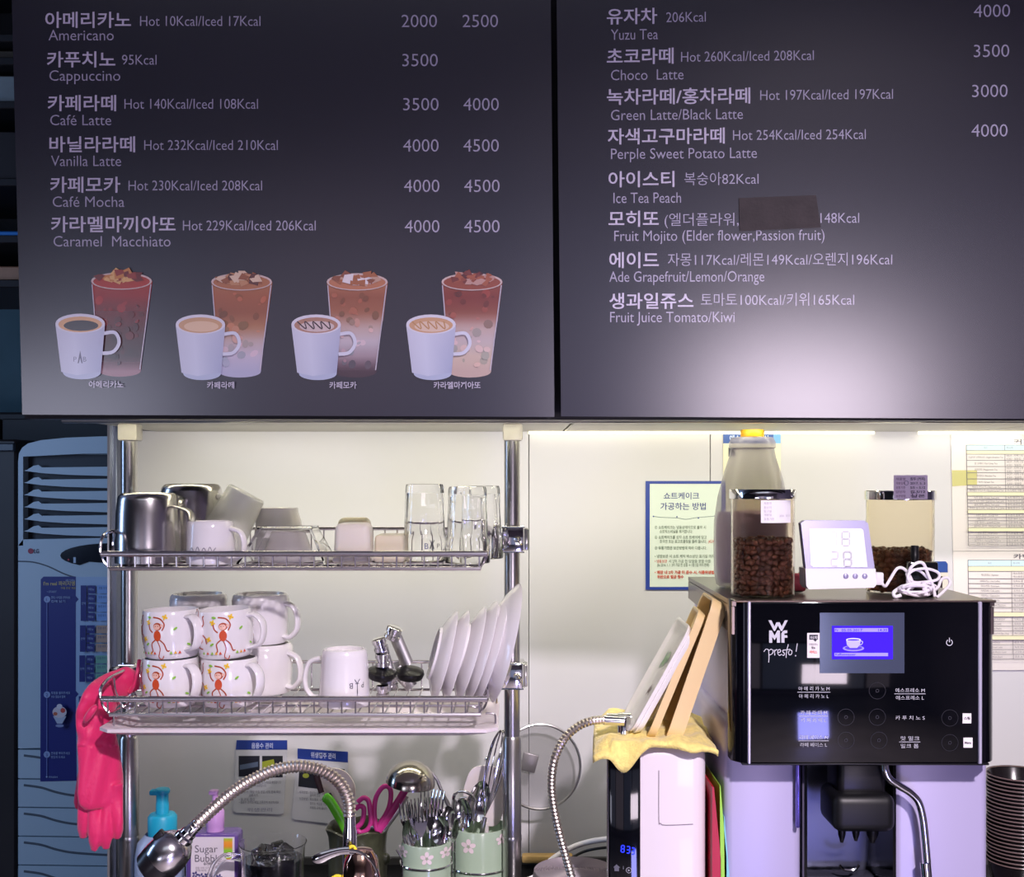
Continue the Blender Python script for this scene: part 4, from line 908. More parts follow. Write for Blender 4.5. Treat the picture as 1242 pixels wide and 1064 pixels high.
# steam pipe
pth = sp([(1073, 922), (1074, 935), (1079, 945), (1090, 953), (1104, 962), (1114, 973), (1119, 990), (1122, 1015), (1125, 1050)], 1.435)
MB().tube(pth, RX(4.6, 1.435), 14).build('steam_pipe', CHROME, cm)
MB().tube(sp([(1122.5, 1046), (1125, 1075), (1126, 1100)], 1.435), RX(6.6, 1.435), 14).build('steam_tip', CHROME, cm)
# front panel
gx0, gx1 = P(909, 0, MD).x, P(1184, 0, MD).x
fp = MB().rbox(((gx0+gx1)/2, MD, (zt+zb)/2), (gx1-gx0, .014, zt-zb-.002), .0015, 2).build('touch_panel', BLACKG, cm)
for a_, b_ in ((905.5, 909), (1183.5, 1188)):
    xa, xb = P(a_, 0, MD).x, P(b_, 0, MD).x
    MB().rbox(((xa+xb)/2, MD-.001, (zt+zb)/2), (xb-xa, .016, zt-zb), .001, 1).build('panel_edge', mat('edge_silver', (200, 196, 216), .3, .5), cm)
def wing(xa, xb, s):
    pts = []
    for k in range(7):
        u = k/6; x = xa+(xb-xa)*u; y = MD-.004+.016*(u**2 if s > 0 else (1-u)**2); pts.append((x, y))
    v = []; f = []
    for x, y in pts: v += [(x, y, zt), (x, y, zb)]
    for x, y in reversed(pts): v += [(x, y+.02, zt), (x, y+.02, zb)]
    n = len(v)//2
    f = [(2*i, 2*i+1, (2*i+3) % (2*n), (2*i+2) % (2*n)) for i in range(n)]+[tuple(2*i for i in range(n)), tuple(2*i+1 for i in range(n))[::-1]]
    MB().add(v, f).build('panel_wing', mat('wing_black', (14, 14, 22), .1, .5), cm)
wing(P(888.5, 0, MD).x, P(905.5, 0, MD).x, -1); wing(P(1188, 0, MD).x, P(1208.5, 0, MD).x, 1)
MB().rbox(((mx0+mx1)/2, MD+.002, zt), (mx1-mx0-.004, .018, .0025), .001, 1).build('top_edge', mat('edge_bronze', (150, 132, 124), .3, .9), cm)
MB().rbox(((mx0+mx1)/2, MD+.004, zb-.001), (mx1-mx0-.02, .018, .003), .001, 1).build('bottom_edge', BLACKP, cm)
GF = flat(MD-.007)
# screen window and the lit display
mw = MB().box(P(1045.5, 780, MD-.0075), (RX(102, MD), .001, RX(73, MD))).build('screen_window', mat('screen_glass', (88, 98, 122), .14, .7), cm, smooth=False)
lcd = MB().box(P(1046, 779.5, MD-.0085), (RX(73, MD), .0012, RX(40, MD))).build('display', mat('display_lit', (16, 8, 90), .6, spec=.1, emit=(60, 24, 255), es=1.5), cm, smooth=False)
GL2 = lambda px, py, l: P(px, py, MD-.0092)-Vector((0, l, 0))
EM = ink_mat('display_ink', .4); 
if not EM.node_tree.nodes['Principled BSDF'].inputs['Emission Color'].is_linked:
    nt_ = EM.node_tree; nt_.links.new([n for n in nt_.nodes if n.type == 'ATTRIBUTE'][0].outputs['Color'], nt_.nodes['Principled BSDF'].inputs['Emission Color']); nt_.nodes['Principled BSDF'].inputs['Emission Strength'].default_value = .9
pr = Print(GL2); LB = (130, 120, 240); DBL = (50, 30, 200)
pr.rect(1012, 762, 1077, 766.5, LB); pr.text('Fr  05.05.2017', 1012.5, 765.8, 4.2, DBL, 1046, off=.02); pr.text('14:30', 1065, 765.8, 4.2, DBL, 1076, off=.02)
pr.rect(1012, 792, 1077, 796, LB); pr.text('Kaffeewasser', 1013, 795.2, 4, DBL, 1038, off=.02)
pr.ell(1035, 786.5, 13, 3.6, (120, 110, 236)); pr.ell(1035, 786, 10.5, 2.5, (60, 34, 240))
pr.poly([(1026, 776), (1044, 776), (1043, 782), (1039.5, 786), (1030.5, 786), (1027, 782)], (150, 142, 240)); pr.ell(1035, 776, 9, 2, (190, 186, 250)); pr.ell(1035, 776.3, 7.5, 1.3, (80, 60, 230)); pr.stroke([(1043.5, 777.5), (1046, 778.5), (1045, 781.5), (1042, 782.5)], 1, (150, 142, 240))
pr.build('display_print', lcd, EM)
pr = Print(GF); WL = (196, 196, 204)
# emblem: wide W over M f
pr.poly([(932, 752.5), (935.6, 752.5), (939.2, 760), (941.6, 755), (945.6, 755), (948, 760), (952, 752.5), (955.5, 752.5), (948.6, 765.5), (947, 765.5), (943.5, 759), (940.2, 765.5), (938.6, 765.5)], WL)
pr.poly([(932.8, 779.8), (932.8, 764.8), (936, 764.8), (939.4, 771), (942.8, 764.8), (946, 764.8), (946, 779.8), (942.2, 779.8), (942.2, 772.5), (939.4, 776.6), (936.6, 772.5), (936.6, 779.8)], WL)
pr.poly([(947.6, 779.8), (947.6, 768.5), (949, 766), (951, 764.8), (954.8, 764.8), (954.8, 768), (951.4, 768.4), (951.4, 770.6), (954.8, 770.6), (954.8, 773.6), (951.4, 773.6), (951.4, 779.8)], WL)
for st in ([(926.5, 790.5), (929, 787.5), (932, 788)], [(932, 788), (932.6, 796), (932.2, 803.5)], [(932, 789.5), (935.5, 787.5), (937.5, 790), (936, 793.5), (932.6, 794.5)], [(938.8, 788), (939.6, 795)], [(939.2, 791), (941, 788.3), (943.2, 788.5)], [(943.4, 792), (946.5, 790.5), (946, 787.8), (943.6, 789), (943.4, 793), (945.5, 795), (948.3, 793.4)], [(951.5, 788.5), (949.4, 788.8), (949.6, 791), (951.5, 792.6), (950.6, 795), (948.6, 794.6)], [(956, 781.5), (954, 790), (953.2, 798)], [(951.6, 788.6), (958.4, 787.4)], [(958.5, 788.4), (956.2, 790.6), (957, 794.2), (959.6, 793.6), (960.4, 790), (958.5, 788.4)], [(966.8, 780.5), (965.4, 790.5)]):
    pr.stroke(st, .95, WL)
pr.ell(964.8, 795.4, .8, .8, WL, 8)
pr.build('logo', cm)
def key(t1, t2, x0, x1, y):
    pr = Print(GF)
    if t2: pr.text(t1, x0, y, 5.8, WL, x1, off=-.004); pr.rect(x0-1.5, y+1.8, x1+1, y+2.4, WL); pr.text(t2, x0+.5, y+9.1, 5.8, WL, x1-1, off=-.004)
    else: pr.text(t1, x0, y, 5.8, WL, x1, off=-.004)
    pr.build('key_label', cm)
key('아 메 리 카 노 M', '아 메 리 카 노 L', 968.5, 1006, 837.6); key('카 페 라 떼 M', '카 페 라 떼 L', 971, 1003, 866.6); key('라떼 베이스 M', '라떼 베이스 L', 970, 1004, 896.6)
key('에스프레소 M', '에스프레소 L', 1086, 1121.5, 839.6); key('카 푸 치 노 S', None, 1086, 1121.5, 873); key('핫 밀크', '밀크 폼', 1092, 1115, 898)
def circle(pr, x, y, r, w, col): pr.stroke([(x+r*math.cos(2*PI*k/24), y+r*math.sin(2*PI*k/24)) for k in range(24)], w, col, smooth=False, closed=True)
for (x, y, rr) in ((1064, 838, 10), (1064, 870, 10), (1066, 898, 10), (1026, 870, 10), (1026, 898, 10), (1152, 871, 10), (1152, 901, 10)):
    pr = Print(GF); circle(pr, x, y, rr, .5, (26, 26, 34)); circle(pr, x, y, 1.8, .8, (26, 26, 34)); pr.build('touch_key', cm)
pr = Print(GF); pr.stroke([(1151.5+3.6*math.cos(a_), 779.5+3.6*math.sin(a_)) for a_ in [math.radians(-60+k*15) for k in range(21)]], .9, WL, smooth=False); pr.rect(1151, 773.8, 1152, 779, WL); pr.build('power_mark', cm)
STK = mat('sticker_white', (232, 226, 226), .5)
for (x0, y0, x1, y1, tx) in ((1167.5, 865.5, 1178, 877.5, '스팀'), (1168.5, 895, 1179.5, 907, 'Menu')):
    o = MB().box(P((x0+x1)/2, (y0+y1)/2, MD-.0073), (RX(x1-x0, MD), .0006, RX(y1-y0, MD))).build('sticker', STK, cm, smooth=False)
    pr = Print(flat(MD-.0077)); pr.text(tx, x0+1.5, (y0+y1)/2+1.3, 4, (60, 50, 60), x1-1.5, off=.02); pr.build('sticker_print', o)
o = MB().box(P(986.5, 783, MD-.0073), (RX(15, MD), .0006, RX(30, MD))).build('sticker', STK, cm, smooth=False)
pr = Print(flat(MD-.0077)); pr.rect(981.5, 770, 992, 776, (40, 40, 50)); pr.poly([(986, 776), (991, 776), (989, 778.5)], (40, 40, 50)); pr.text('터치', 983, 775, 4, (210, 206, 210), 991, off=.02); pr.text('아메리카노', 981, 783, 3.4, (120, 110, 120), 992); pr.text('핫&', 984, 787, 3.4, (90, 80, 90), 989, off=.02); pr.text('아이스', 982, 792.5, 4, (226, 110, 100), 991, off=.03); pr.build('sticker_print', o)

# bean hoppers: shell, lid, beans
SHELL = mat('frosted_hopper', (248, 240, 230), .10, trans=1, ior=1.12)
SHELL2 = mat('frosted_hopper_clear', (248, 242, 226), .12, trans=1, ior=1.12)
BEAN = mat('roasted_bean', (96, 56, 40), .3, var=.5, vscale=60, coat=.3)
def hopper(px0, px1, pt, pl_, pb_, D, label, shell, beans_top, seed):
    cx = P((px0+px1)/2, 0, D).x; r = RX((px1-px0)/2, D); z0 = zt; z1 = zpx(pt, D); zl = zpx(pl_, D)
    t = thing('bean_hopper', Vector((cx, D, z0)), label, 'bean container', 'bean hoppers on the coffee machine')
    MB().lathe([(0, z0+.001), (r, z0+.001), (r, z1-.004), (r-.002, z1-.004), (r-.002, z0+.003), (0, z0+.003)], (cx, D, 0), 48).build('shell', shell, t)
    MB().lathe([(r*.98, zl), (r*1.045, zl), (r*1.05, zl+.001), (r*1.05, z1-.001), (r*1.03, z1), (r*.9, z1), (0, z1-.001)], (cx, D, 0), 48).build('lid_band', CHROME, t)
    zbn = zpx(beans_top, D); rnd = random.Random(seed); mb = MB(); RB = r-.0062
    n = 0; z = z0+.006
    while z < zbn:
        per = int(2*PI*RB/.0086)
        for k in range(per):
            a_ = 2*PI*(k+rnd.uniform(-.3, .3))/per
            if math.sin(a_) > .35: continue
            M3 = Euler((rnd.uniform(-.7, .7), rnd.uniform(-.7, .7), a_+PI/2+rnd.uniform(-.5, .5))).to_matrix()
            mb.ell((cx+RB*math.cos(a_), D+RB*math.sin(a_), z+rnd.uniform(-.0015, .0015)), (.0056, .0032, .0040), M3, 8, 5); n += 1
        z += .0064
    for k in range(110):
        a_, q = rnd.uniform(0, 2*PI), RB*math.sqrt(rnd.uniform(0, 1)); M3 = Euler((rnd.uniform(-1, 1), rnd.uniform(-1, 1), rnd.uniform(0, 6))).to_matrix()
        mb.ell((cx+q*math.cos(a_), D+q*math.sin(a_), zbn+rnd.uniform(-.003, .002)), (.0056, .0036, .0032), M3, 8, 5)
    mb.lathe([(0, z0+.004), (RB-.003, z0+.004), (RB-.003, zbn-.004), (0, zbn-.004)], (cx, D, 0), 24)
    o = mb.build('coffee_beans', BEAN, t); o['kind'] = 'stuff'
    return t, cx, r, zl, z1
HD = 1.485
t, cx, r, zl, z1 = hopper(887, 963, 593.5, 605, 727, HD, 'frosted bean hopper with white sticker on the left of the coffee machine', SHELL, 656, 3)
mp = lambda px, py, l: Vector(((px-925)/F*(HD-r)+cx, HD-math.sqrt(max(1e-8, r*r-((px-925)/F*(HD-r))**2))-l-.0004, zpx(py, HD-r)))
pr = Print(mp, .0004, .0002)
pts = []; fcs = []
for i in range(9):
    for j in (0, 1): pts.append((914.5+i*38.5/8, 607 if j == 0 else 634.5))
fcs = [(2*i, 2*i+1, 2*i+3, 2*i+2) for i in range(8)]
pr.raw(pts, fcs, (252, 248, 250))
for k, (s_, y) in enumerate((('제품명', 612), ('원산지', 617), ('입고일', 621.5), ('개봉일', 626), ('유통기한', 631))): pr.text(s_, 918, y, 3.4, (190, 180, 190), off=0)
pr.text('3/24   5/11', 937, 627, 3.4, (196, 186, 196)); pr.build('sticker', t)
t, cx2, r2, zl2, z12 = hopper(1052, 1131, 595, 606, 727, 1.532, 'frosted bean hopper behind the timer with a written label on its lid', SHELL2, 668, 5)
DL = 1.532-r2-.001
lb_ = MB().box(P(1104.5, 591, DL-.003), (RX(41, DL), .0006, RX(29, DL))).build('lid_label', mat('label_lilac', (250, 232, 244), .5), t, smooth=False)
pr = Print(flat(DL-.0035)); pk = (150, 110, 140)
for k, (a_, b_) in enumerate((('제품명', '원두 (커피)'), ('개봉일자', '2017. 5. 3'), ('유통기한', '5/5 ~ 5.12'), ('담당자', '김 5/12'), ('보관방법', '실온'))):
    y = 582.5+k*5.2; pr.text(a_, 1086.5, y, 3.6, pk, 1098); pr.text(b_, 1104, y, 4, (70, 50, 80), 1122, off=.01)
circle(pr, 1099, 586, 2.6, .4, (90, 60, 110)); circle(pr, 1109, 600.5, 3, .4, (90, 60, 110)); pr.build('label_print', lb_)

# small black disc on the deck
o = MB().lathe([(0, zt+.0005), (.017, zt+.0005), (.017, zt+.002), (0, zt+.0025)], (P(957, 0, 1.54).x, 1.535, 0), 28).build('deck_cap', BLACKP, cm)

# tall grey bottle
BDp = 1.60
c = P(912.5, 0, BDp); R0 = RX(46.5, BDp)
bt = thing('pump_bottle', Vector((c.x, BDp, zt)), 'tall grey translucent bottle with yellow cap behind the bean hopper', 'bottle')
zT, zN = zpx(531, BDp), zpx(545, BDp); Hh = zT-zt
pf = [(0, zt+.001), (R0*.86, zt+.001), (R0*.93, zt+.004), (R0*.99, zt+.02), (R0, zt+Hh*.3), (R0*.985, zt+Hh*.45), (R0*.9, zt+Hh*.6), (R0*.74, zt+Hh*.76), (R0*.6, zt+Hh*.87), (R0*.555, zt+Hh*.93), (R0*.55, zN), (R0*.60, zN+.002), (R0*.60, zN+.009), (R0*.54, zT), (R0*.2, zT+.002)]
MB().lathe(pf, (c.x, BDp, 0), 48, cap1=True).build('body', mat('bottle_grey', (168, 162, 176), .3, alpha=.5, coat=.3), bt)
MB().lathe([(0, zt+.008), (R0*.86, zt+.008), (R0*.93, zt+Hh*.12), (R0*.94, zt+Hh*.42), (R0*.9, zt+Hh*.5), (0, zt+Hh*.52)], (c.x, BDp, 0), 36).build('contents', mat('lilac_liquid', (224, 196, 220), .5), bt)
MB().lathe([(R0*.3, zT+.001), (R0*.31, zT+.009), (R0*.29, zT+.011), (0, zT+.011)], (c.x, BDp, 0), 28).build('cap', mat('yellow_cap', (240, 180, 40), .35), bt)

# timer / thermo-hygrometer
TD_ = 1.452
tm = thing('digital_timer', P(1018, 713, TD_), 'white digital clock with lilac bezel standing on the coffee machine', 'digital clock')
mb = MB(); back = .014
def tpl(pts, y0, y1): return [P(p[0], p[1], TD_+y0+(HY+133-p[1])/80*.018*(1)) for p in pts], (0, y1-y0, 0)
pts, d = tpl([(976, 631.5), (1048, 631.5), (1053, 635), (1061, 690), (977.5, 690), (971.5, 635)], 0, .014); MB().extrude(pts, d).build('bezel', mat('lilac_silver', (176, 172, 206), .25, .35), tm, smooth=False)
pts, d = tpl([(977, 690), (1062, 690), (1063.5, 709), (1060, 713), (981, 715), (978, 711)], -.003, .03); MB().extrude(pts, d).build('base', WHITEP, tm, smooth=False)
Ms = lambda px, py, l: P(px, py, TD_+(HY+133-py)/80*.018)-Vector((0, l, 0))
scn = Print(Ms, .0006, .0002); scn.poly([(981, 641), (1044, 641), (1047, 643), (1052, 688), (986, 688), (983, 685)], (246, 246, 250)); sc = scn.build('screen', tm)
seg7 = {'8': 'abcdefg', '7': 'abc', '2': 'abdeg', '3': 'abcdg', '0': 'abcdef'}
def seven(pr, ch, x, y, w, h, wd, col, sh_=0.):
    S7 = {'a': ((0, 0), (1, 0)), 'b': ((1, 0), (1, .5)), 'c': ((1, .5), (1, 1)), 'd': ((0, 1), (1, 1)), 'e': ((0, .5), (0, 1)), 'f': ((0, 0), (0, .5)), 'g': ((0, .5), (1, .5))}
    for s_ in seg7[ch]:
        (a_, b_), (c_, d_) = S7[s_]; g = .1
        x0_, y0_, x1_, y1_ = x+(a_)*w+sh_*b_*h, y+b_*h, x+c_*w+sh_*d_*h, y+d_*h
        dx, dy = (x1_-x0_)*g, (y1_-y0_)*g; pr.stroke([(x0_+dx, y0_+dy), (x1_-dx, y1_-dy)], wd, col, smooth=False)
d7 = Print(Ms, .0010, .0001); fg = (206, 206, 212)
seven(d7, '7', 1008, 645, 6, 17, .9, (228, 226, 234)); seven(d7, '8', 1021, 645, 9, 17, 1.4, fg); seven(d7, '2', 1008, 669, 8, 17, 1.2, (220, 218, 228)); seven(d7, '8', 1023, 669, 9, 17, 1.6, fg, .04); d7.build('digits', sc)
for px in (1025.5, 1037, 1048.5): MB().lathe([(0, 0), (.0034, 0), (.0034, .002), (.002, .003), (0, .003)], P(px, 699, TD_+.001), 18, axis=(0, -1, 0)).build('button', mat('lilac_silver'), tm)
MB().rbox(P(1066, 702, TD_+.006), (.010, .01, .016), .002, 2).build('plug', WHITEP, tm)

# tangled white cable
CW = mat('cable_white', (240, 234, 240), .35)
cb = thing('white_cable', P(1105, 720, 1.44), 'tangled thin white cable lying on the coffee machine', 'cable')
q = [(1067, 700, 1.455), (1070, 708, 1.455), (1074, 711, 1.45), (1080, 702, 1.45), (1088, 690, 1.45), (1096, 690, 1.45), (1104, 700, 1.448), (1107, 712, 1.446), (1101, 716, 1.445), (1101, 702, 1.445), (1104, 690, 1.44), (1112, 683, 1.44), (1120, 684, 1.44), (1126, 698, 1.44), (1132, 712, 1.44), (1134, 724, 1.44)]
MB().tube(sp(q, 1.45, 10), RX(1.9, 1.45), 8).build('lead', CW, cb)
q = [(1134, 724, 1.438), (1130, 708, 1.442), (1116, 693, 1.445), (1104, 692, 1.445), (1100, 698, 1.445), (1108, 706, 1.44), (1122, 706, 1.44), (1137, 703, 1.44), (1138, 695, 1.44), (1124, 690, 1.44), (1108, 692, 1.44), (1101, 700, 1.436), (1106, 712, 1.436)]
MB().tube(sp(q, 1.44, 10), RX(1.7, 1.45), 8).build('loop', CW, cb)
q = [(1136, 725, 1.438), (1146, 716, 1.445), (1152, 708, 1.45), (1149, 701, 1.45), (1142, 703, 1.45), (1138, 712, 1.445), (1133, 716, 1.44)]
MB().tube(sp(q, 1.44, 10), RX(1.7, 1.45), 8).build('loop', CW, cb)
rnd = random.Random(11)
for k in range(9):
    cx_, cy_ = 1113+rnd.uniform(-7, 7), 716.5+rnd.uniform(-2.2, 1.5); rx_, ry_ = rnd.uniform(14, 21), rnd.uniform(3.5, 6.5)
    q = [P(cx_+rx_*math.cos(2*PI*i/10), cy_+ry_*math.sin(2*PI*i/10)-1, 1.442+.012*math.sin(2*PI*i/10+k)+rnd.uniform(-.002, .002)) for i in range(10)]
    MB().tube(smooth_path(q, 6, True), RX(1.5, 1.45), 6, closed=True).build('coil', CW, cb)
MB().tube(sp([(1093, 722, 1.436), (1086, 724, 1.437), (1084, 719, 1.44), (1090, 714, 1.443)], 1.44), RX(2.2, 1.45), 8).build('ear_tip', CW, cb)
MB().tube(sp([(1120, 706, 1.432), (1123, 722, 1.432)], 1.43), RX(3, 1.45), 8).build('cable_tie', CW, cb)

# black spray bottle
c = P(1116, 0, 1.475+.085)
zz = zpx(681, 1.56)
sb_ = thing('black_spray_bottle', Vector((P(1116, 0, 1.467).x, 1.467, zt)), 'small black bottle with sprayer behind the tangled cable', 'bottle')
SBD = 1.467
c = P(1117, 0, SBD)
zz = zpx(681, SBD)
MB().rbox((c.x, SBD, (zt+zz)/2), (RX(36, SBD), .022, zz-zt), .003, 2).build('body', mat('black_bottle', (16, 18, 20), .12, coat=.5), sb_)
MB().lathe([(.0045, zz), (.0045, zz+.004), (.0052, zz+.004), (.0052, zz+.008), (.0048, zz+.009), (.0048, zz+.020), (0, zz+.0205)], (P(1109.5, 0, SBD).x, SBD, 0), 20).build('sprayer', BLACKP, sb_)
# pink sweet packet
pkp = thing('pink_packet', P(968, 706, 1.50), 'small pink wrapped packet beside the digital clock', 'packet')
c = P(968.5, 696, 1.53)
pm = MB().rbox((c.x, 1.53, zt+.013), (RX(17, 1.53), .012, .024), .004, 3); pm.build('body', mat('pink_wrap', (240, 90, 120), .3, bump=.5, bscale=120, var=.3, vscale=80), pkp)
MB().lathe([(.0045, 0), (.0015, .004), (.003, .007), (0, .008)], (c.x+.003, 1.53, zt+.024), 10).build('gold_tie', mat('gold_foil', (226, 180, 70), .25, .9), pkp)

# ================================================================ WATER DISPENSER with cloth and trays
pu = thing('water_purifier', Vector((P(797, 0, 1.52).x, 1.55, .9)), 'white water purifier with black glass front and blue digits', 'water purifier')
zp = zpx(903, 1.46)
PUM = mat('purifier_white', (222, 212, 218), .3, coat=.2)
x0, x1 = P(736, 0, 1.46).x, P(856, 0, 1.46).x
b = MB().rbox(((x0+x1)/2, 1.56, (.9+zp)/2), (x1-x0, .20, zp-.9), .018, 5); b.build('body', PUM, pu)
gx0_, gx1_ = P(739, 0, 1.457).x, P(777, 0, 1.457).x
gp = MB().rbox(((gx0_+gx1_)/2, 1.460, (.91+zp-.012)/2), (gx1_-gx0_, .008, zp-.022-.9), .002, 2).build('glass_front', BLACKG, pu)
MB().rbox((gx0_-.0015, 1.462, (.91+zp-.012)/2), (.003, .012, zp-.022-.9), .001, 1).build('chrome_edge', CHROME, pu)
pr = Print(flat(1.456)); BLU = mat('digit_blue', (20, 30, 255), .4, emit=(30, 50, 255), es=2.2)
seven(pr, '8', 754, 1027, 3.6, 8, 1.1, (40, 60, 255), -.05); seven(pr, '3', 760.5, 1028, 3.6, 8, 1.1, (40, 60, 255), -.05); seven(pr, '3', 766.5, 1029.5, 3.4, 8, 1.1, (40, 60, 255), -.05); pr.build('digits', gp, BLU)
pr = Print(flat(1.456)); circle(pr, 763, 1057, 3.2, .6, (150, 150, 160)); pr.poly([(762, 1055.5), (764.5, 1057), (762, 1058.5)], (150, 150, 160)); pr.poly([(748, 1050), (752.5, 1054), (751, 1054), (751, 1058.5), (745.5, 1058.5), (745.5, 1054), (744, 1054)], (90, 90, 100)); pr.rect(756, 1052, 756.5, 1056, (120, 120, 130)); pr.text('정수', 753, 939, 4, (150, 150, 160), 759); pr.build('front_icons', gp)
lid = sp([(799, 935), (799, 994), (801, 999), (808, 1001), (840, 999)], 1.4595, 5)
MB().tube(lid, .0006, 6).build('door_seam', mat('seam_grey', (150, 140, 150), .5), pu)
pu.rotation_euler.z = -.08; pu.location.x += .0075
# chrome tap on its top with gooseneck hose
tp = thing('gooseneck_tap', P(757, 885, 1.50), 'chrome tap with thin ribbed hose left of the tilted plates', 'tap')
ct_ = P(757, 878, 1.50)
MB().lathe([(.0085, zp-.001), (.0085, ct_.z+.008), (.0075, ct_.z+.010), (0, ct_.z+.010)], (ct_.x, 1.50, 0), 24).build('tap_base', CHROME, tp)
MB().lathe([(0, -.002), (.007, -.001), (.0072, .012), (.0055, .017), (.0055, .03), (0, .031)], P(764, 871, 1.515), 20, axis=(-1, 0, .03)).build('tap_arm', CHROME, tp)
MB().lathe([(0, 0), (.0062, 0), (.0062, .026), (.0045, .028), (0, .028)], P(757, 875, 1.492), 20, axis=(-1, 0, .06)).build('hose_coupling', CHROME, tp)
def goose(name, pts, D, r, pitch, parent, m):
    path = resample(sp(pts, D, 14), pitch/4); rr = [r*(1+(.0, .10, .0, -.14)[k % 4]) for k in range(len(path))]
    return MB().tube(path, rr, 14).build(name, m, parent)
RIB = mat('ribbed_steel', (222, 212, 202), .34, 1)
goose('ribbed_hose', [(731, 873, 1.49), (716, 875, 1.48), (700, 882, 1.475), (684, 897, 1.47), (673, 920, 1.46), (669, 948, 1.46), (671, 975, 1.46), (677, 1005, 1.46), (685, 1035, 1.46), (692, 1060, 1.46), (699, 1090, 1.46)], 1.47, RX(5.0, 1.47), .0048, tp, RIB)

# yellow cloth
cl = MB(); nx, ny = 46, 34; V = []; Fc = []
CXm, HW, HDp = (x0+x1)/2, (x1-x0)/2, .10
for j in range(ny):
    for i in range(nx):
        u, v = i/(nx-1)*2-1, j/(ny-1)*2-1
        X = CXm+u*.078; Y = 1.552+v*.104
        ex = max(0, abs(u*.078)-HW+.006); front = max(0, 1.455-Y); z = zp+.003
        z -= ex*.75+front*.9
        Y2 = Y+front*.9-.004
        hang = math.exp(-((u+.55)/.28)**2)*max(0, -v-.55)/.45       # the long corner over the front
        z -= hang*.030
        if Y < 1.458: Y2 = 1.4475+.004*math.sin(u*9)
        z += .0022*math.sin(u*11+v*3)+.0018*math.sin(v*13-u*5)+(.004*math.sin(u*6.5+1.) if front > 0 else 0)+.001
        if front <= 0 and ex <= 0: z = max(z, zp+.0016)
        V.append((X, Y2, z))
for j in range(ny-1):
    for i in range(nx-1): Fc.append((j*nx+i, j*nx+i+1, (j+1)*nx+i+1, (j+1)*nx+i))
me = bpy.data.meshes.new('yellow_cloth'); me.from_pydata(V, [], Fc); me.shade_smooth()
YM = mat('yellow_cloth', (240, 218, 130), .8, bump=.6, bscale=420, sheen=.3, var=.12, vscale=150)
me.materials.append(YM); o = bpy.data.objects.new('yellow_cloth', me); COL.objects.link(o)
md = o.modifiers.new('th', 'SOLIDIFY'); md.thickness = .0018; md.offset = 1
_pv = Vector((pu.location.x, 1.55, 0)); o.matrix_world = Matrix.Translation(_pv) @ Matrix.Rotation(-.08, 4, 'Z') @ Matrix.Translation(-_pv+Vector((.006, 0, 0)))
tag(o, 'thin yellow dish cloth draped over the water purifier', 'cloth')

# tilted plates and trays on the cloth
def leaning(name, bl_, br_, tr_, tl_, depth, D0, D1, m, label, cat, lip=.006, rimw=.006, dirx=1):
    """shallow rectangular tray; corners in px: near-bottom, far-bottom, far-top, near-top"""
    A = P(bl_[0], bl_[1], D0); B = P(br_[0], br_[1], D1); C = P(tr_[0], tr_[1], D1); Dd = P(tl_[0], tl_[1], D0)
    ua = (Dd-A); wa = (B-A); Lu, Lw = ua.length, wa.length; un = ua.normalized(); wn = (wa-un*wa.dot(un)).normalized(); Lw = wa.dot(wn); n = un.cross(wn).normalized()
    if n.x > 0: n = -n                                      # face looks left
    t = thing(name, A, label, cat)
    def rr(ins, h, rad=.018, seg=5):
        pts = []
        for cu, cw, a0 in ((ins+rad, ins+rad, PI), (Lu-ins-rad, ins+rad, PI*1.5), (Lu-ins-rad, Lw-ins-rad, 0), (ins+rad, Lw-ins-rad, PI/2)):
            for k in range(seg+1):
                a_ = a0+PI/2*k/seg; pts.append(A+un*(cu+rad*math.cos(a_))+wn*(cw+rad*math.sin(a_))+n*h)
        return pts
    lv = [rr(lip*1.3, -depth), rr(lip*.9, -depth), rr(0, -.0015), rr(0, 0), rr(rimw*.5, .0005), rr(rimw, -.0006), rr(rimw*1.6+lip*.4, -depth+.003), ]
    V = []; Fc = []
    for l in lv: V += l
    n_ = len(lv[0])
    for i in range(len(lv)-1):
        for k in range(n_): Fc.append((i*n_+k, i*n_+(k+1) % n_, (i+1)*n_+(k+1) % n_, (i+1)*n_+k))
    Fc.append(tuple(range(n_))); Fc.append(tuple((len(lv)-1)*n_+k for k in range(n_)))
    MB().add(V, Fc).build('tray_body', m, t)
    fl = lambda a_, b_, l: A+un*(a_*Lu)+wn*(b_*Lw)+n*(-depth+.0036+l)
    return t, fl
BGE = mat('beige_tray', (226, 198, 146), .4, sss=.1)
PLW = mat('melamine_white', (232, 228, 226), .22, coat=.3)
leaning('beige_tray', (806, 901), (800, 868), (858, 708), (866, 727), .020, 1.475, 1.60, BGE, 'beige plastic tray, rearmost of the leaning trays', 'tray', .003, .004)
leaning('beige_tray', (784, 896), (786, 866), (850, 716), (848, 742), .010, 1.478, 1.60, BGE, 'thin beige tray leaning between the white plates and the rear tray', 'tray', .002, .004)
t, fl = leaning('white_serving_plate', (769, 892), (767, 856), (824, 742), (839.5, 765), .007, 1.475, 1.60, PLW, 'white rectangular plate with faint print, behind the front one', 'plate', .004, .005)
t, fl = leaning('white_serving_plate', (764, 890), (763, 852), (820, 739), (837, 760), .007, 1.475, 1.60, PLW, 'white rectangular plate with green leaf print, front of the leaning stack', 'plate', .004, .005)
pr = Print(fl, .0003, .00003)
for k in range(7): pr.ell(.60+.02*math.cos(k*2.2)+k*.012, .45+.10*math.sin(k*1.7), .035, .06, ((140, 176, 130), (110, 150, 110))[k % 2], 10, k)
for k in range(6): pr.ell(.33+.015*math.cos(k*2.2)+k*.01, .38+.05*math.sin(k*1.9), .016, .04, (100, 78, 74), 8, k)
pr.build('leaf_print', t)

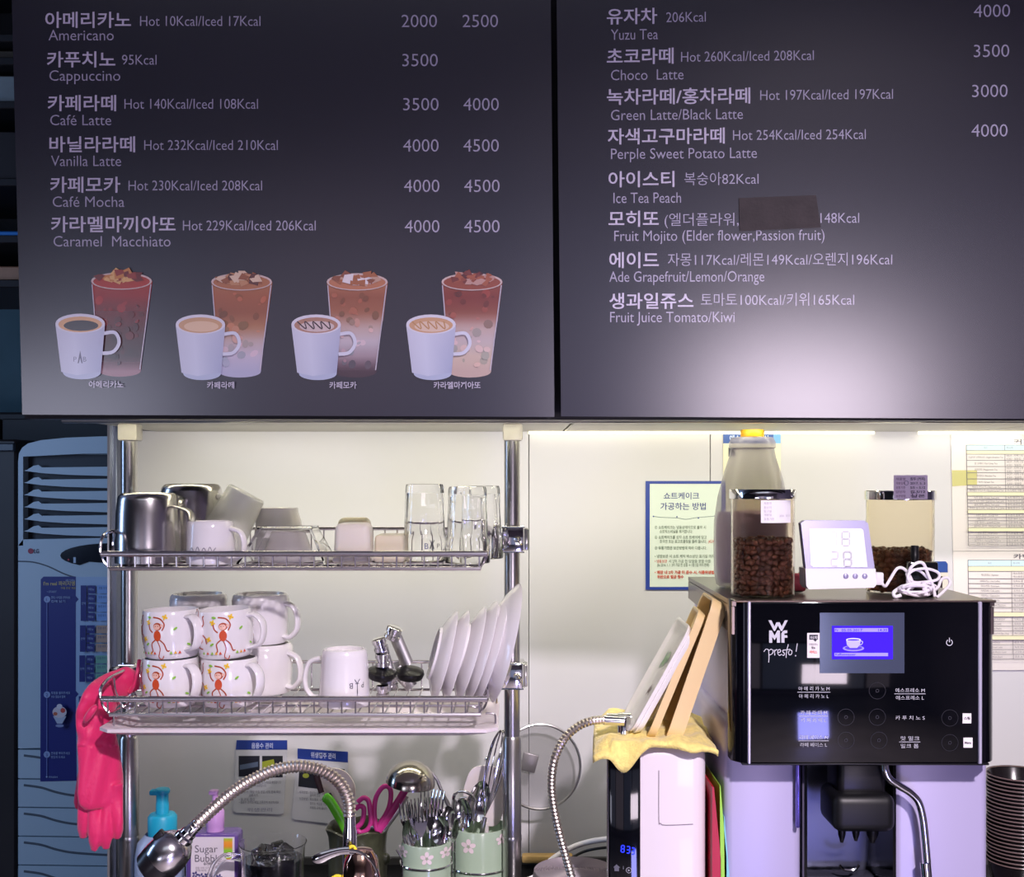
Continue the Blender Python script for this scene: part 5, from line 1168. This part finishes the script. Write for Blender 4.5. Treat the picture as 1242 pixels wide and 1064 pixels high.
# round sieve with steel rim leaning on the wall
sv = thing('round_mesh_sieve', P(655, 930, 1.91), 'round grey sieve with steel rim leaning on the wall behind the right post', 'sieve')
SD = 1.90; c = P(655, 930, SD); Rs = RX(50.5, SD); ax = Vector((.12, -1, .10)).normalized()
u_ = Vector((1, 0, 0)); u_ = (u_-ax*u_.dot(ax)).normalized(); v_ = ax.cross(u_)
circ = [c+u_*Rs*math.cos(2*PI*k/48)*.98+v_*Rs*math.sin(2*PI*k/48) for k in range(48)]
MB().tube(circ, .0022, 8, closed=True).build('rim', STEEL, sv)
MB().lathe([(0, -.006), (Rs*.5, -.005), (Rs*.85, -.003), (Rs*.98, 0)], c, 48, axis=ax).build('mesh_disc', mat('sieve_mesh', (128, 126, 130), .4, .2, alpha=.5), sv)
MB().rbox(c+Vector((-.018, -.006, .008)), (.026, .004, .030), .002, 2, Matrix.Rotation(.25, 3, 'Y')).build('handle_tab', mat('tab_grey', (140, 136, 138), .35, .6), sv)

# cables and little things at the foot of the wall
for nm, pts, r_, m_, lb in (('power_cable', [(622, 1075, 1.82), (652, 1062, 1.82), (668, 1044, 1.83), (690, 1030, 1.85), (712, 1022, 1.85), (737, 1018, 1.80), (770, 1016, 1.76)], 3.4, CW, 'thick white power cable running to the water purifier'), ('power_cable', [(650, 1078, 1.80), (672, 1056, 1.85), (695, 1040, 1.87), (712, 1032, 1.87), (737, 1028, 1.84), (770, 1026, 1.78)], 1.7, BLACKP, 'thin black power cable below the white one')):
    o = MB().tube(sp(pts, 1.85), RX(r_, 1.84), 10).build(nm, m_); tag(o, lb, 'cable')
o = MB().rbox(P(664, 1041, 1.925), (RX(62, 1.92), .02, RX(9, 1.92)), .003, 2).build('yellow_sponge_strip', mat('ochre_sponge', (196, 160, 100), .8, bump=.5, bscale=200, var=.2)); tag(o, 'ochre cleaning strip lying where wall and worktop meet', 'sponge'); o.location.z += 0
lidD = 1.60; c = P(698, 1056, lidD)
mb = MB(); pf = [(RX(52, lidD), 0)]
for k in range(14): rr = RX(50-k*3.3, lidD); pf += [(rr, .012+.004*(k/14)), (rr-.001, .0095+.004*(k/14))]
pf += [(0, .015)]
mb.lathe([(a_, b_) for a_, b_ in pf], (c.x, lidD+.02, c.z-.018), 48)
mb.lathe([(RX(52, lidD), 0), (RX(48, lidD), -.12), (0, -.12)], (c.x, lidD+.02, c.z-.018), 48)
lo = mb.build('ribbed_steel_canister', mat('canister_grey', (170, 160, 168), .4, .5)); tag(lo, 'grey canister with finely ribbed lid at the bottom, under the ribbed hose', 'canister')

# standing cutting mats between purifier and machine
for px, pt, w, c_, lb, D in ((863, 950, 7, (172, 24, 44), 'red plastic cutting board standing between purifier and coffee machine', 1.465), (872, 948, 2.5, (150, 206, 60), 'thin green cutting mat beside the red one', 1.465), (877, 985, 2, (120, 190, 200), 'thin pale blue cutting mat next to the green one', 1.465)):
    zt_ = zpx(pt, D); x = P(px, 0, D).x; sl = RX(8, D)
    mb = MB(); wd = RX(w, D)
    mb.extrude([(x-sl*.3, D-.02, zt_), (x-sl*.3+wd*.3, D-.02, zt_), (x+wd*.5+sl*.55, D-.02, zt_-.09), (x+wd*.5+sl*.6, D-.02, .9), (x-wd*.5+sl*.1, D-.02, .9)], (0, .16, 0))
    o = mb.build('cutting_board', mat('board_%d' % px, c_, .35), smooth=False); tag(o, lb, 'cutting board', 'cutting boards standing upright')

# stack of dark cups at the right edge
cupm = mat('smoky_cup', (26, 22, 24), .2, trans=.15, coat=.3)
prof = [(0, .09), (.027, .09), (.028, .088), (.041, .004), (.0432, .003), (.0438, .0015), (.0435, 0), (.0425, .001), (.041, .0025), (.026, .086), (0, .087)]
cm_ = MB().lathe(prof, (0, 0, 0), 40)
cm_.v = [Vector((p.x, p.y, -p.z)) for p in cm_.v]
cup0 = cm_.build('plastic_cup', cupm)
rimp = MB().tube([(.0432*math.cos(2*PI*k/40), .0432*math.sin(2*PI*k/40), -.0014) for k in range(40)], .0011, 6, closed=True).build('rim', mat('cup_rim', (112, 94, 90), .2, coat=.3), cup0)
SX = P(1207, 0, 1.62).x+.044; top_z = zpx(943, 1.62); n = 24; st_ = (top_z-.09-.918)/(n-1)
for k in range(n):
    o = cup0 if k == 0 else copy_tree(cup0)
    o.location = (SX+.0007*math.sin(k*1.3), 1.645+.0006*math.cos(k*2.1), top_z-k*st_)
    tag(o, 'dark plastic cup in the tall nested stack right of the coffee machine' if k else 'topmost dark cup of the nested stack right of the coffee machine', 'cup', 'nested plastic cups')
sup = MB().lathe([(0, .9), (.045, .9), (.045, .915), (.03, .917), (0, .917)], (SX, 1.645, 0), 28).build('cup_stand', BLACKP)
tag(sup, 'black stand under the nested cups, hidden behind the machine', 'stand')

# ================================================================ BOTTOM LEFT: soaps, jug, faucet
fsD = 1.62
sf = thing('foam_soap_bottle', Vector((P(191, 0, fsD).x, fsD, .9)), 'pale blue soap bottle with turquoise pump behind the spray head', 'soap bottle')
TQ = mat('turquoise_plastic', (30, 160, 190), .4); cxx = P(197, 0, fsD).x
zc0, zc1 = zpx(1011, fsD), zpx(987, fsD)
MB().lathe([(0, .902), (.030, .902), (.033, .906), (.034, .99), (.0335, zc0-.03), (.030, zc0-.012), (.021, zc0-.002), (.0195, zc0)], (P(191, 0, fsD).x+.003, fsD, 0), 40, sx=1.0).build('body', mat('pale_blue_bottle', (178, 196, 224), .3, trans=.3, sss=.1), sf)
MB().lathe([(.0195, zc0-.002), (.020, zc0), (.020, zc1-.004), (.017, zc1), (.009, zc1+.001), (.009, zpx(974, fsD)), (.0085, zpx(973, fsD)), (.0085, zpx(962, fsD)), (.0105, zpx(961, fsD)), (.0105, zpx(958, fsD)), (.009, zpx(956.5, fsD)), (0, zpx(956, fsD))], (cxx, fsD, 0), 32).build('pump', TQ, sf)
MB().rbox((cxx-.004, fsD, zpx(961, fsD)), (.026, .013, .007), .002, 2).build('nozzle', TQ, sf)
dsD = 1.60
ds = thing('dish_soap_bottle', Vector((P(260, 0, dsD).x, dsD, .9)), 'lilac dish soap bottle with white printed label', 'soap bottle')
zc0, zc1 = zpx(1007, dsD), zpx(1001, dsD); x0, x1 = P(229, 0, dsD).x, P(292, 0, dsD).x; cxx = P(261, 0, dsD).x
b = MB().rbox(((x0+x1)/2, dsD, (.902+zc0)/2), (x1-x0, .042, zc0-.902), .008, 4); b.build('body', mat('lilac_gel', (126, 96, 178), .12, trans=.45, coat=.3), ds)
LIL = mat('lilac_cap', (196, 150, 204), .35)
MB().lathe([(.012, zc0-.002), (.012, zc1), (.0125, zc1+.001), (.0125, zpx(984, dsD)), (.010, zpx(981, dsD)), (.0075, zpx(978, dsD)), (.0075, zpx(974, dsD)), (.004, zpx(972, dsD)), (.004, zpx(962, dsD)), (0, zpx(961, dsD))], (cxx, dsD, 0), 28).build('cap', LIL, ds)
MB().rbox((cxx-.002, dsD, zpx(961, dsD)), (.012, .012, .006), .002, 2).build('pump_head', LIL, ds)
lbl = MB().box(P(258, 1052, dsD-.0215), (RX(52, dsD), .0006, RX(72, dsD))).build('label', mat('label_white', (214, 206, 212), .5), ds, smooth=False)
LD = dsD-.022; pr = Print(flat(LD-.0001)); G2 = (74, 70, 84)
pr.text('Sugar', 236.5, 1034, 12.5, G2, 264, off=-.006); pr.text('Bubble', 236.5, 1045.5, 12.5, G2, 269, off=-.006); pr.text('슈가버블', 247, 1049.5, 4.4, G2, 259, off=.02)
pr.text('과일 야채 식기 세정제', 237, 1054, 3, (150, 140, 150), 262); pr.text('주방세제', 237, 1057, 3, (150, 140, 150), 250)
pr.grid(0, 1017, 0, 1031, [(150, 196, 50), (226, 150, 40), (230, 140, 40), (150, 190, 50)], lambda y: (271.5, 282)); pr.poly([(271.5, 1031), (282, 1031), (282, 1037), (276.7, 1034), (271.5, 1037)], (130, 190, 50))
pr.ell(275.5, 1040, 3.6, 2.2, (50, 40, 50), 12)
for fx, fy in ((237, 1061), (244, 1063), (266, 1064), (252, 1062)):
    for k in range(5): pr.ell(fx+2.6*math.cos(k*1.257), fy+2.6*math.sin(k*1.257), 1.8, 1.2, (70, 66, 120), 8, k*1.257)
pr.build('label_print', lbl)

jD = 1.56; c = P(331, 0, jD); rj = RX(40, jD); zj = zpx(1022, jD)
gj = thing('glass_measuring_jug', Vector((c.x, jD, .9)), 'clear round glass jug of dark liquid, between soap and ceramic pot', 'jug')
MB().lathe([(0, .903), (rj*.8, .903), (rj*.88, .91), (rj*.93, zj-.03), (rj*.97, zj-.005), (rj*1.02, zj), (rj*.99, zj+.0005), (rj*.94, zj-.006), (rj*.9, zj-.03), (rj*.84, .912), (0, .908)], (c.x, jD, 0), 48).build('body', GLASS, gj)
MB().lathe([(0, .909), (rj*.83, .913), (rj*.885, zj-.02), (0, zj-.02)], (c.x, jD, 0), 40).build('dark_contents', mat('dark_water', (40, 40, 48), .08, trans=.3, var=.4, vscale=60), gj)
MB().tube(smooth_path([(c.x-rj*.9, jD-.01, zj-.018), (c.x-rj*1.35, jD-.016, zj-.014), (c.x-rj*1.7, jD-.02, zj-.03), (c.x-rj*1.75, jD-.02, zj-.06), (c.x-rj*1.3, jD-.016, zj-.09), (c.x-rj*.9, jD-.01, zj-.092)], 6), .005, 10).build('handle', GLASS, gj)
for k in range(9):
    a_ = k*.7; MB().rbox((c.x+rj*.45*math.cos(a_), jD+rj*.4*math.sin(a_), zj-.018+.002*(k % 3)), (.02, .018, .012), .003, 2, Euler((k, k*.7, k*.4)).to_matrix()).build('ice_cube', GLASS, gj)

# kitchen faucet with ribbed neck
FDp = 1.24
fa = thing('kitchen_faucet', Vector((P(424, 0, FDp).x, FDp, .9)), 'chrome faucet with ribbed swan neck and spray head at lower left', 'faucet')
c = P(424.5, 0, FDp)
MB().lathe([(.02, .9), (.02, .905), (.012, .915), (.0078, .93), (.0078, zpx(1040, FDp)), (.0074, zpx(1010, FDp)), (.0062, zpx(1002, FDp)), (.0062, zpx(990, FDp)), (.0055, zpx(984, FDp)), (0, zpx(984, FDp))], (c.x, FDp, 0), 28).build('riser', CHROME, fa)
goose('ribbed_neck', [(424, 990), (423, 974), (417, 957), (405, 943), (388, 934), (368, 930), (348, 931), (326, 937), (303, 948), (280, 963), (259, 981), (243, 996), (236, 1003)], FDp, RX(7.3, FDp), .0042, fa, RIB)
h0, h1 = P(241, 998, FDp), P(184, 1056, FDp); ax = (h1-h0).normalized()
MB().lathe([(0, 0), (.0066, 0), (.0068, .012), (.0085, .014), (.0085, .018), (.0105, .020), (.0105, .026), (.0085, .028)], h0, 32, axis=ax).build('neck_collar', CHROME, fa)
MB().lathe([(.008, .024), (.015, .0265), (.0205, .034), (.0225, .045), (.0228, .056), (.0215, .058)], h0, 40, axis=ax).build('spray_head', mat('satin_chrome', (226, 224, 226), .2, 1), fa)
MB().lathe([(.0222, .056), (.0226, .060), (.0215, .071), (.018, .074), (.017, .071), (0, .069)], h0, 40, axis=ax).build('spray_face', mat('spray_black', (22, 20, 24), .3), fa)
MB().lathe([(0, .068), (.011, .069), (.011, .077), (.008, .079), (0, .079)], h0, 28, axis=ax).build('nozzle', CHROME, fa)
MB().rbox(P(193, 1013, FDp-.004), (.012, .01, .007), .002, 2, Matrix.Rotation(-.8, 3, 'Y')).build('switch', BLACKP, fa)
# small steel ladles hooked on the riser with a yellow tie
yt_ = MB().tube(sp([(418, 1075, 1.228), (419, 1050, 1.228), (421, 1034, 1.226), (426, 1027, 1.226), (431, 1030, 1.226), (432, 1045, 1.226), (430, 1075, 1.226)], 1.22), RX(1.9, 1.22), 8).build('yellow_twist_tie', mat('yellow_pile', (236, 216, 60), .8, bump=.8, bscale=600)); tag(yt_, 'yellow twist tie looped around the faucet riser', 'tie')
yt_ = MB().tube(sp([(400, 1068, 1.228), (408, 1063, 1.228), (416, 1066, 1.226), (418, 1080, 1.228)], 1.22), RX(2.2, 1.22), 8).build('yellow_twist_tie', mat('yellow_pile')); tag(yt_, 'short end of a second yellow tie at the bottom edge', 'tie')
lv = thing('chrome_lever', P(424, 1040, 1.21), 'chrome lever arching left and right across the faucet riser', 'lever')
LVD = 1.212
MB().tube(sp([(379, 1044.5), (386, 1042), (398, 1037), (412, 1033), (424, 1032)], LVD), [.0026, .0032, .0038, .0044, .005, .0054, .0058, .006, .0062, .0064, .0064, .0063, .0062, .006, .0058, .0056, .0054, .0052, .005, .005, .0048, .0046, .0046, .0044, .0044, .0044, .0044, .0044, .0044, .0044, .0044, .0044, .0044], 10, flat=.5).build('lever_arm', CHROME, lv)
for k, off in enumerate((0, 3.2, 6.0)):
    MB().tube(sp([(424, 1032+off), (436, 1034+off), (448, 1042+off), (456-off*.8, 1054+off), (460-off, 1068), (461-off, 1090)], LVD+.004*k), .0017, 8).build('arched_wire', CHROME, lv)
MB().lathe([(0, .02), (.012, .018), (.018, .008), (.020, -.01), (.020, -.06), (0, -.06)], P(438, 1052, 1.225), 28).build('polished_knob', mat('copper_reflecting', (206, 170, 150), .1, 1), lv)

# ================================================================ UTENSIL POTS
pD = 1.72; c = P(434, 0, pD); rp = RX(38, pD); zpz = zpx(1003, pD)
cp = thing('dark_ceramic_pot', Vector((c.x, pD, .9)), 'dark green mottled ceramic pot holding knife and scissors', 'pot')
GCM = mat('mottled_glaze', (66, 68, 52), .3, var=.55, vscale=35, bump=.4, bscale=40, coat=.3)
b = MB().lathe([(0, .903), (rp*.85, .903), (rp*.9, .91), (rp*.93, .97), (rp*.9, zpz-.03), (rp*.94, zpz-.01), (rp*1.02, zpz), (rp*.97, zpz+.002), (rp*.9, zpz-.004), (rp*.84, zpz-.03), (rp*.84, .92), (0, .912)], (c.x, pD, 0), 48)
for i, p in enumerate(b.v):
    a_ = math.atan2(p.y-pD, p.x-c.x)
    if p.z > zpz-.012: p.z += .0022*math.sin(a_*5+1)
b.build('body', GCM, cp)
MB().ell(P(468, 1042, pD-.01), (.007, .006, .009), None, 14, 10).build('side_lug', GCM, cp)

# green handled knife
kn = thing('green_handled_knife', P(412, 1000, 1.70), 'kitchen knife with lime green handle leaning out of the dark pot', 'knife')
MB().tube(sp([(421, 1010, 1.70), (412, 992, 1.70), (400, 972, 1.70), (392, 966, 1.70)], 1.7), [RX(5.5, 1.7)]*8+[RX(6, 1.7)]*8+[RX(6.3, 1.7)]*6+[RX(4.5, 1.7)]*2+[RX(3, 1.7)], 12, flat=.6).build('handle', mat('lime_plastic', (96, 190, 40), .35), kn)
MB().tube([P(390, 962, 1.705), P(384, 942, 1.71), P(381, 932, 1.71)], [RX(3.5, 1.7), RX(4, 1.7), RX(2, 1.7)], 8, flat=.3).build('dark_blade', mat('dark_blade', (64, 44, 44), .3, .4), kn)
MB().tube([P(418, 1000, 1.69+.03), P(408, 978, 1.72), P(400, 962, 1.72)], [.002, .0022, .0015], 8).build('spine', BLACKP, kn)
# white spatula behind the neck
def spatula(label, pts, D, m, hpath):
    t = thing('silicone_spatula', P(pts[0][0], pts[0][1], D), label, 'spatula', 'white spatulas in the utensil pots')
    q = smooth_path([P(p[0], p[1], D) for p in pts], 5, True)
    v = MB().extrude(q, (0, .004, 0)); v.build('blade', m, t, ang=60)
    MB().tube(sp(hpath, D+.002), .0035, 8).build('handle', m, t); return t
SPM = mat('silicone_white', (226, 214, 206), .4, sss=.2)
spatula('white spatula leaning in the dark pot behind the faucet neck', [(384, 936), (400, 932), (418, 936), (429, 950), (431, 965), (428, 985), (424, 1000), (418, 992), (405, 978), (394, 966), (387, 950)], 1.73, SPM, [(424, 995), (430, 1015), (434, 1040)])

# pink scissors
sc_ = thing('kitchen_scissors', P(452, 1000, 1.69), 'kitchen scissors with magenta loop handles in the dark pot', 'scissors')
MG = mat('magenta_plastic', (190, 50, 130), .35)
lp = sp([(436, 970), (445, 969), (449, 977), (449, 992), (446, 1004), (439, 1010), (433, 1007), (433, 1000)], 1.68, 6)
MB().tube(smooth_path([P(x, y, 1.685) for x, y in ((434, 973), (441, 968), (447, 972), (449, 985), (450, 997), (446, 1006), (438, 1010), (432, 1005), (438, 999), (441, 990), (441, 980), (436, 978), (431, 981), (430, 977))], 6), RX(3.1, 1.68), 10, flat=.9).build('handle_loop', MG, sc_)
MB().tube(smooth_path([P(x, y, 1.69) for x, y in ((456, 1003), (454, 985), (456, 968), (463, 956), (470, 954), (474, 960), (473, 975), (468, 988), (462, 997), (458, 1006))], 6, True), RX(3.1, 1.68), 10, closed=True, flat=.9).build('handle_loop', MG, sc_)
MB().tube(sp([(459, 1008), (470, 992), (482, 974), (493, 956), (497, 951)], 1.69, 6), RX(4.8, 1.69), 10, flat=.6).build('handle_arm', MG, sc_)
MB().tube([P(464, 1012, 1.70), P(484, 984, 1.70), P(494, 966, 1.70)], .0022, 8, flat=.4).build('blade', STEEL, sc_)
MB().lathe([(0, 0), (.0028, 0), (.0028, .0016), (0, .002)], P(451.5, 1004, 1.682), 14, axis=(0, -1, 0)).build('rivet', CHROME, sc_)

# celadon utensil cups
CEL = mat('celadon_glaze', (164, 184, 160), .16, coat=.5, bump=.02, bscale=8)
def celadon(pxc, pxr, pt, D, label):
    c = P(pxc, 0, D); r = RX(pxr, D); z = zpx(pt, D)
    t = thing('celadon_utensil_cup', Vector((c.x, D, .9)), label, 'utensil cup', 'celadon utensil cups with blossom')
    MB().lathe([(0, .903), (r*.93, .903), (r*.98, .908), (r, .93), (r, z-.003), (r*.985, z), (r*.93, z), (r*.92, z-.004), (r*.92, .915), (0, .91)], (c.x, D, 0), 48).build('body', CEL, t)
    return t, c, r, z
def wrapM(c, r, D): return lambda px, py, l: Vector((c.x+(px-c.x/D*F-CX)/F*(D-r)*1.0, D-math.sqrt(max(1e-8, (r+l+.0003)**2-((px-c.x/D*F-CX)/F*(D-r))**2)), EYE-(py-HY)/F*(D-r)))
def blossom(t, c, r, D, x, y, s=1.):
    pr = Print(wrapM(c, r, D), .0002, .0001); K = (222, 206, 208)
    for k in range(5):
        a_ = -PI/2+k*2*PI/5; pr.ell(x+5*s*math.cos(a_), y+5*s*math.sin(a_), 3.5*s, 2.6*s, K, 12, a_)
    circle(pr, x, y, 1.2*s, .6, (170, 170, 150)); pr.build('blossom_print', t, INKG)
D1 = 1.60
t, c1, r1, z1_ = celadon(517, 30, 1019, D1, 'pale green utensil cup with blossom full of forks and spoons')
blossom(t, c1, r1, D1, 520, 1042); blossom(t, c1, r1, D1, 489.5, 1038, .8); blossom(t, c1, r1, D1, 542, 1038, .8)
for k in range(2): MB().tube([(c1.x+(r1+.0015)*math.cos(2*PI*i/40), D1+(r1+.0015)*math.sin(2*PI*i/40), zpx(1052, D1-r1)-.004-k*.05) for i in range(40)], .0014, 6, closed=True).build('wire_ring', CHROME, t)
MB().tube(sp([(481, 1031, 1.585), (487, 1042, 1.58), (488, 1056, 1.58), (488, 1100, 1.58)], 1.58), .0013, 6).build('wire_hook', CHROME, t)
D2 = 1.67
t2_, c2, r2_, z2_ = celadon(582, 34, 1001, D2, 'pale green utensil cup with blossom holding whisk, behind the right post')
blossom(t2_, c2, r2_, D2, 569, 1028, 1.1); blossom(t2_, c2, r2_, D2, 609, 1022, .8)
MB().tube([(c2.x+(r2_+.0015)*math.cos(2*PI*i/40), D2+(r2_+.0015)*math.sin(2*PI*i/40), zpx(1057, D2-r2_)-.004) for i in range(40)], .0014, 6, closed=True).build('wire_ring', CHROME, t2_)
MB().tube(sp([(547.5, 1100, 1.62), (548, 1010, 1.62), (550, 970, 1.62), (554, 962, 1.62), (562, 960, 1.62), (572, 965, 1.62), (576, 972, 1.62)], 1.62), .0022, 8).build('wire_hook', CHROME, t2_)
MB().tube(sp([(552, 1100, 1.63), (552, 985, 1.63), (556, 970, 1.63), (566, 967, 1.63)], 1.62), .0014, 8).build('wire_hook', CHROME, t2_)

# forks, spoons: handle down in the cup, head up
def fork_mesh():
    mb = MB(); mb.tube([(0, 0, -.11), (0, 0, -.05), (0, 0, 0)], [.0028, .0022, .0018], 8, flat=.45, up=(0, 1, 0))
    mb.extrude([(-.0015, 0, 0), (.0015, 0, 0), (.0075, -.001, .012), (.009, -.002, .022), (-.009, -.002, .022), (-.0075, -.001, .012)], (0, .0012, 0))
    for k in range(4): x = -.0078+k*.0052; mb.tube([(x, -.002, .020), (x*1.0, -.001, .034), (x*.97, .002, .046)], [.0013, .0012, .0007], 6)
    return mb
def spoon_mesh():
    mb = MB(); mb.tube([(0, 0, -.11), (0, 0, -.05), (0, 0, 0)], [.0032, .0022, .0018], 8, flat=.45, up=(0, 1, 0))
    V = []; Fc = []; U = 16; Wn = 6
    for i in range(Wn+1):
        t_ = i/Wn
        for k in range(U): a_ = 2*PI*k/U; V.append((.0125*t_*math.cos(a_)*(1-.12*math.sin(a_)), .006*(1-t_*t_)+.0, .019+.020*t_*math.sin(a_)))
    for i in range(Wn):
        for k in range(U): Fc.append((i*U+k, i*U+(k+1) % U, (i+1)*U+(k+1) % U, (i+1)*U+k))
    n0 = len(V); V2 = [(x, y+.0009, z) for x, y, z in V]; mb.add(V+V2, Fc+[tuple(n0+q for q in f) for f in Fc]); return mb
fk = fork_mesh().build('steel_fork', CHROME); so = spoon_mesh().build('steel_spoon', CHROME)
def put(proto, first, px, py, D, tilt, rot, label, cat, group):
    o = proto if first else proto.copy()
    if not first: COL.objects.link(o)
    o.location = P(px, py+24, D); o.rotation_euler = Euler((tilt[0], tilt[1], rot), 'XYZ'); tag(o, label, cat, group)
fl_ = [(506, 986, 1.585, (-.05, -.12), .25), (498, 990, 1.60, (.05, -.2), -.3), (516, 976, 1.605, (.05, .03), .2), (528, 975, 1.60, (.02, .12), -.25), (511, 992, 1.575, (-.1, -.03), .1), (522, 984, 1.59, (0, .05), .5)]
for k, (px, py, D, ti, ro) in enumerate(fl_): put(fk, k == 0, px, py, D, ti, ro, 'steel fork standing tines up in the left green cup', 'fork', 'steel forks in the left green cup')
sl_ = [(537, 988, 1.60, (0, .25), .4), (531, 1000, 1.585, (-.05, .2), -.4), (500, 1003, 1.59, (0, -.25), .8), (540, 1000, 1.61, (.05, .35), .2)]
for k, (px, py, D, ti, ro) in enumerate(sl_): put(so, k == 0, px, py, D, ti, ro, 'steel spoon standing bowl up in the left green cup', 'spoon', 'steel spoons in the left green cup')
o = so.copy(); COL.objects.link(o); o.location = P(576, 996, 1.665); o.scale = (1.35, 1.3, 1.5); o.rotation_euler = (0, .22, .25); tag(o, 'large steel spoon in the right green cup', 'spoon'); del o['group']
o = so.copy(); COL.objects.link(o); o.location = P(561, 1005, 1.64); o.scale = (1.1, 1.1, 1.1); o.rotation_euler = (0, .0, -.3); tag(o, 'small steel spoon behind the wire hook in the right green cup', 'spoon'); del o['group']
# ladle
ld = thing('steel_ladle', P(497, 945, 1.66), 'steel ladle upside down over the left green cup', 'ladle')
c = P(498, 950, 1.66); pf = []
for k in range(10): a_ = PI/2*k/9; pf.append((RX(30, 1.66)*math.cos(a_), RX(27, 1.66)*math.sin(a_)))
MB().lathe(pf+[(0, RX(25.5, 1.66)), (RX(28.5, 1.66), 0), (RX(30, 1.66), 0)], c, 40, axis=(.12, -.1, 1)).build('bowl', mat('ladle_steel', (186, 180, 168), .16, 1), ld)
MB().tube(sp([(524, 938, 1.66), (530, 946, 1.66), (536, 960, 1.66), (548, 984, 1.655), (562, 1004, 1.65)], 1.66), [RX(1.6, 1.66)]*10+[RX(2.0, 1.66)]*10+[RX(2.6, 1.66)]*13, 8, flat=.5).build('handle', STEEL, ld)
MB().lathe([(0, -.004), (.006, -.004), (.007, 0), (.005, .002), (0, .002)], P(493, 954, 1.635), 16).build('hook_eye', CHROME, ld)
# white spatula + whisk in the right cup
spatula('white spatula standing in the right green cup', [(563, 955), (572, 934), (590, 929), (606, 934), (613, 950), (612, 975), (604, 1000), (585, 1000), (570, 985), (563, 972)], 1.69, mat('silicone_clear', (214, 206, 206), .3, sss=.2), [(590, 998), (590, 1030), (590, 1050)])
wh = thing('wire_whisk', P(592, 990, 1.65), 'steel balloon whisk standing in the right green cup', 'whisk')
MB().tube(sp([(584, 1012, 1.65), (588, 992, 1.65)], 1.65), .0035, 10).build('handle', STEEL, wh)
for k in range(5):
    sprd = (-1.0, -.5, 0., .5, 1.0)[k]; cx_ = lambda y: 588+(992-y)*.30
    pts = [P(588, 992, 1.65)]
    for u in (.25, .5, .75, .92, 1., .92, .75, .5, .25, 0):
        pass
    wid = 17; q = []
    for i in range(13):
        th = PI*i/12; y = 990-104*math.sin(th)**.9 if 0 < i < 12 else 990; 
        sd = math.cos(th); w_ = wid*math.sin(th)**.5*(1 if i not in (0, 12) else 0)
        q.append(P(588+(990-y)*.20+sd*w_*math.cos(k*PI/5), y, 1.65+RX(sd*w_*math.sin(k*PI/5), 1.65)))
    MB().tube(smooth_path(q, 4), .0011, 6).build('wire_loop', CHROME, wh)

# wall hook glint
o = MB().ell(P(590.5, 920, WD-.004), (.003, .004, .003), None, 12, 8).build('wall_pin', CHROME); tag(o, 'tiny shiny pin on the wall left of the whisk', 'pin')

bpy.data.objects.remove(_TC[1])
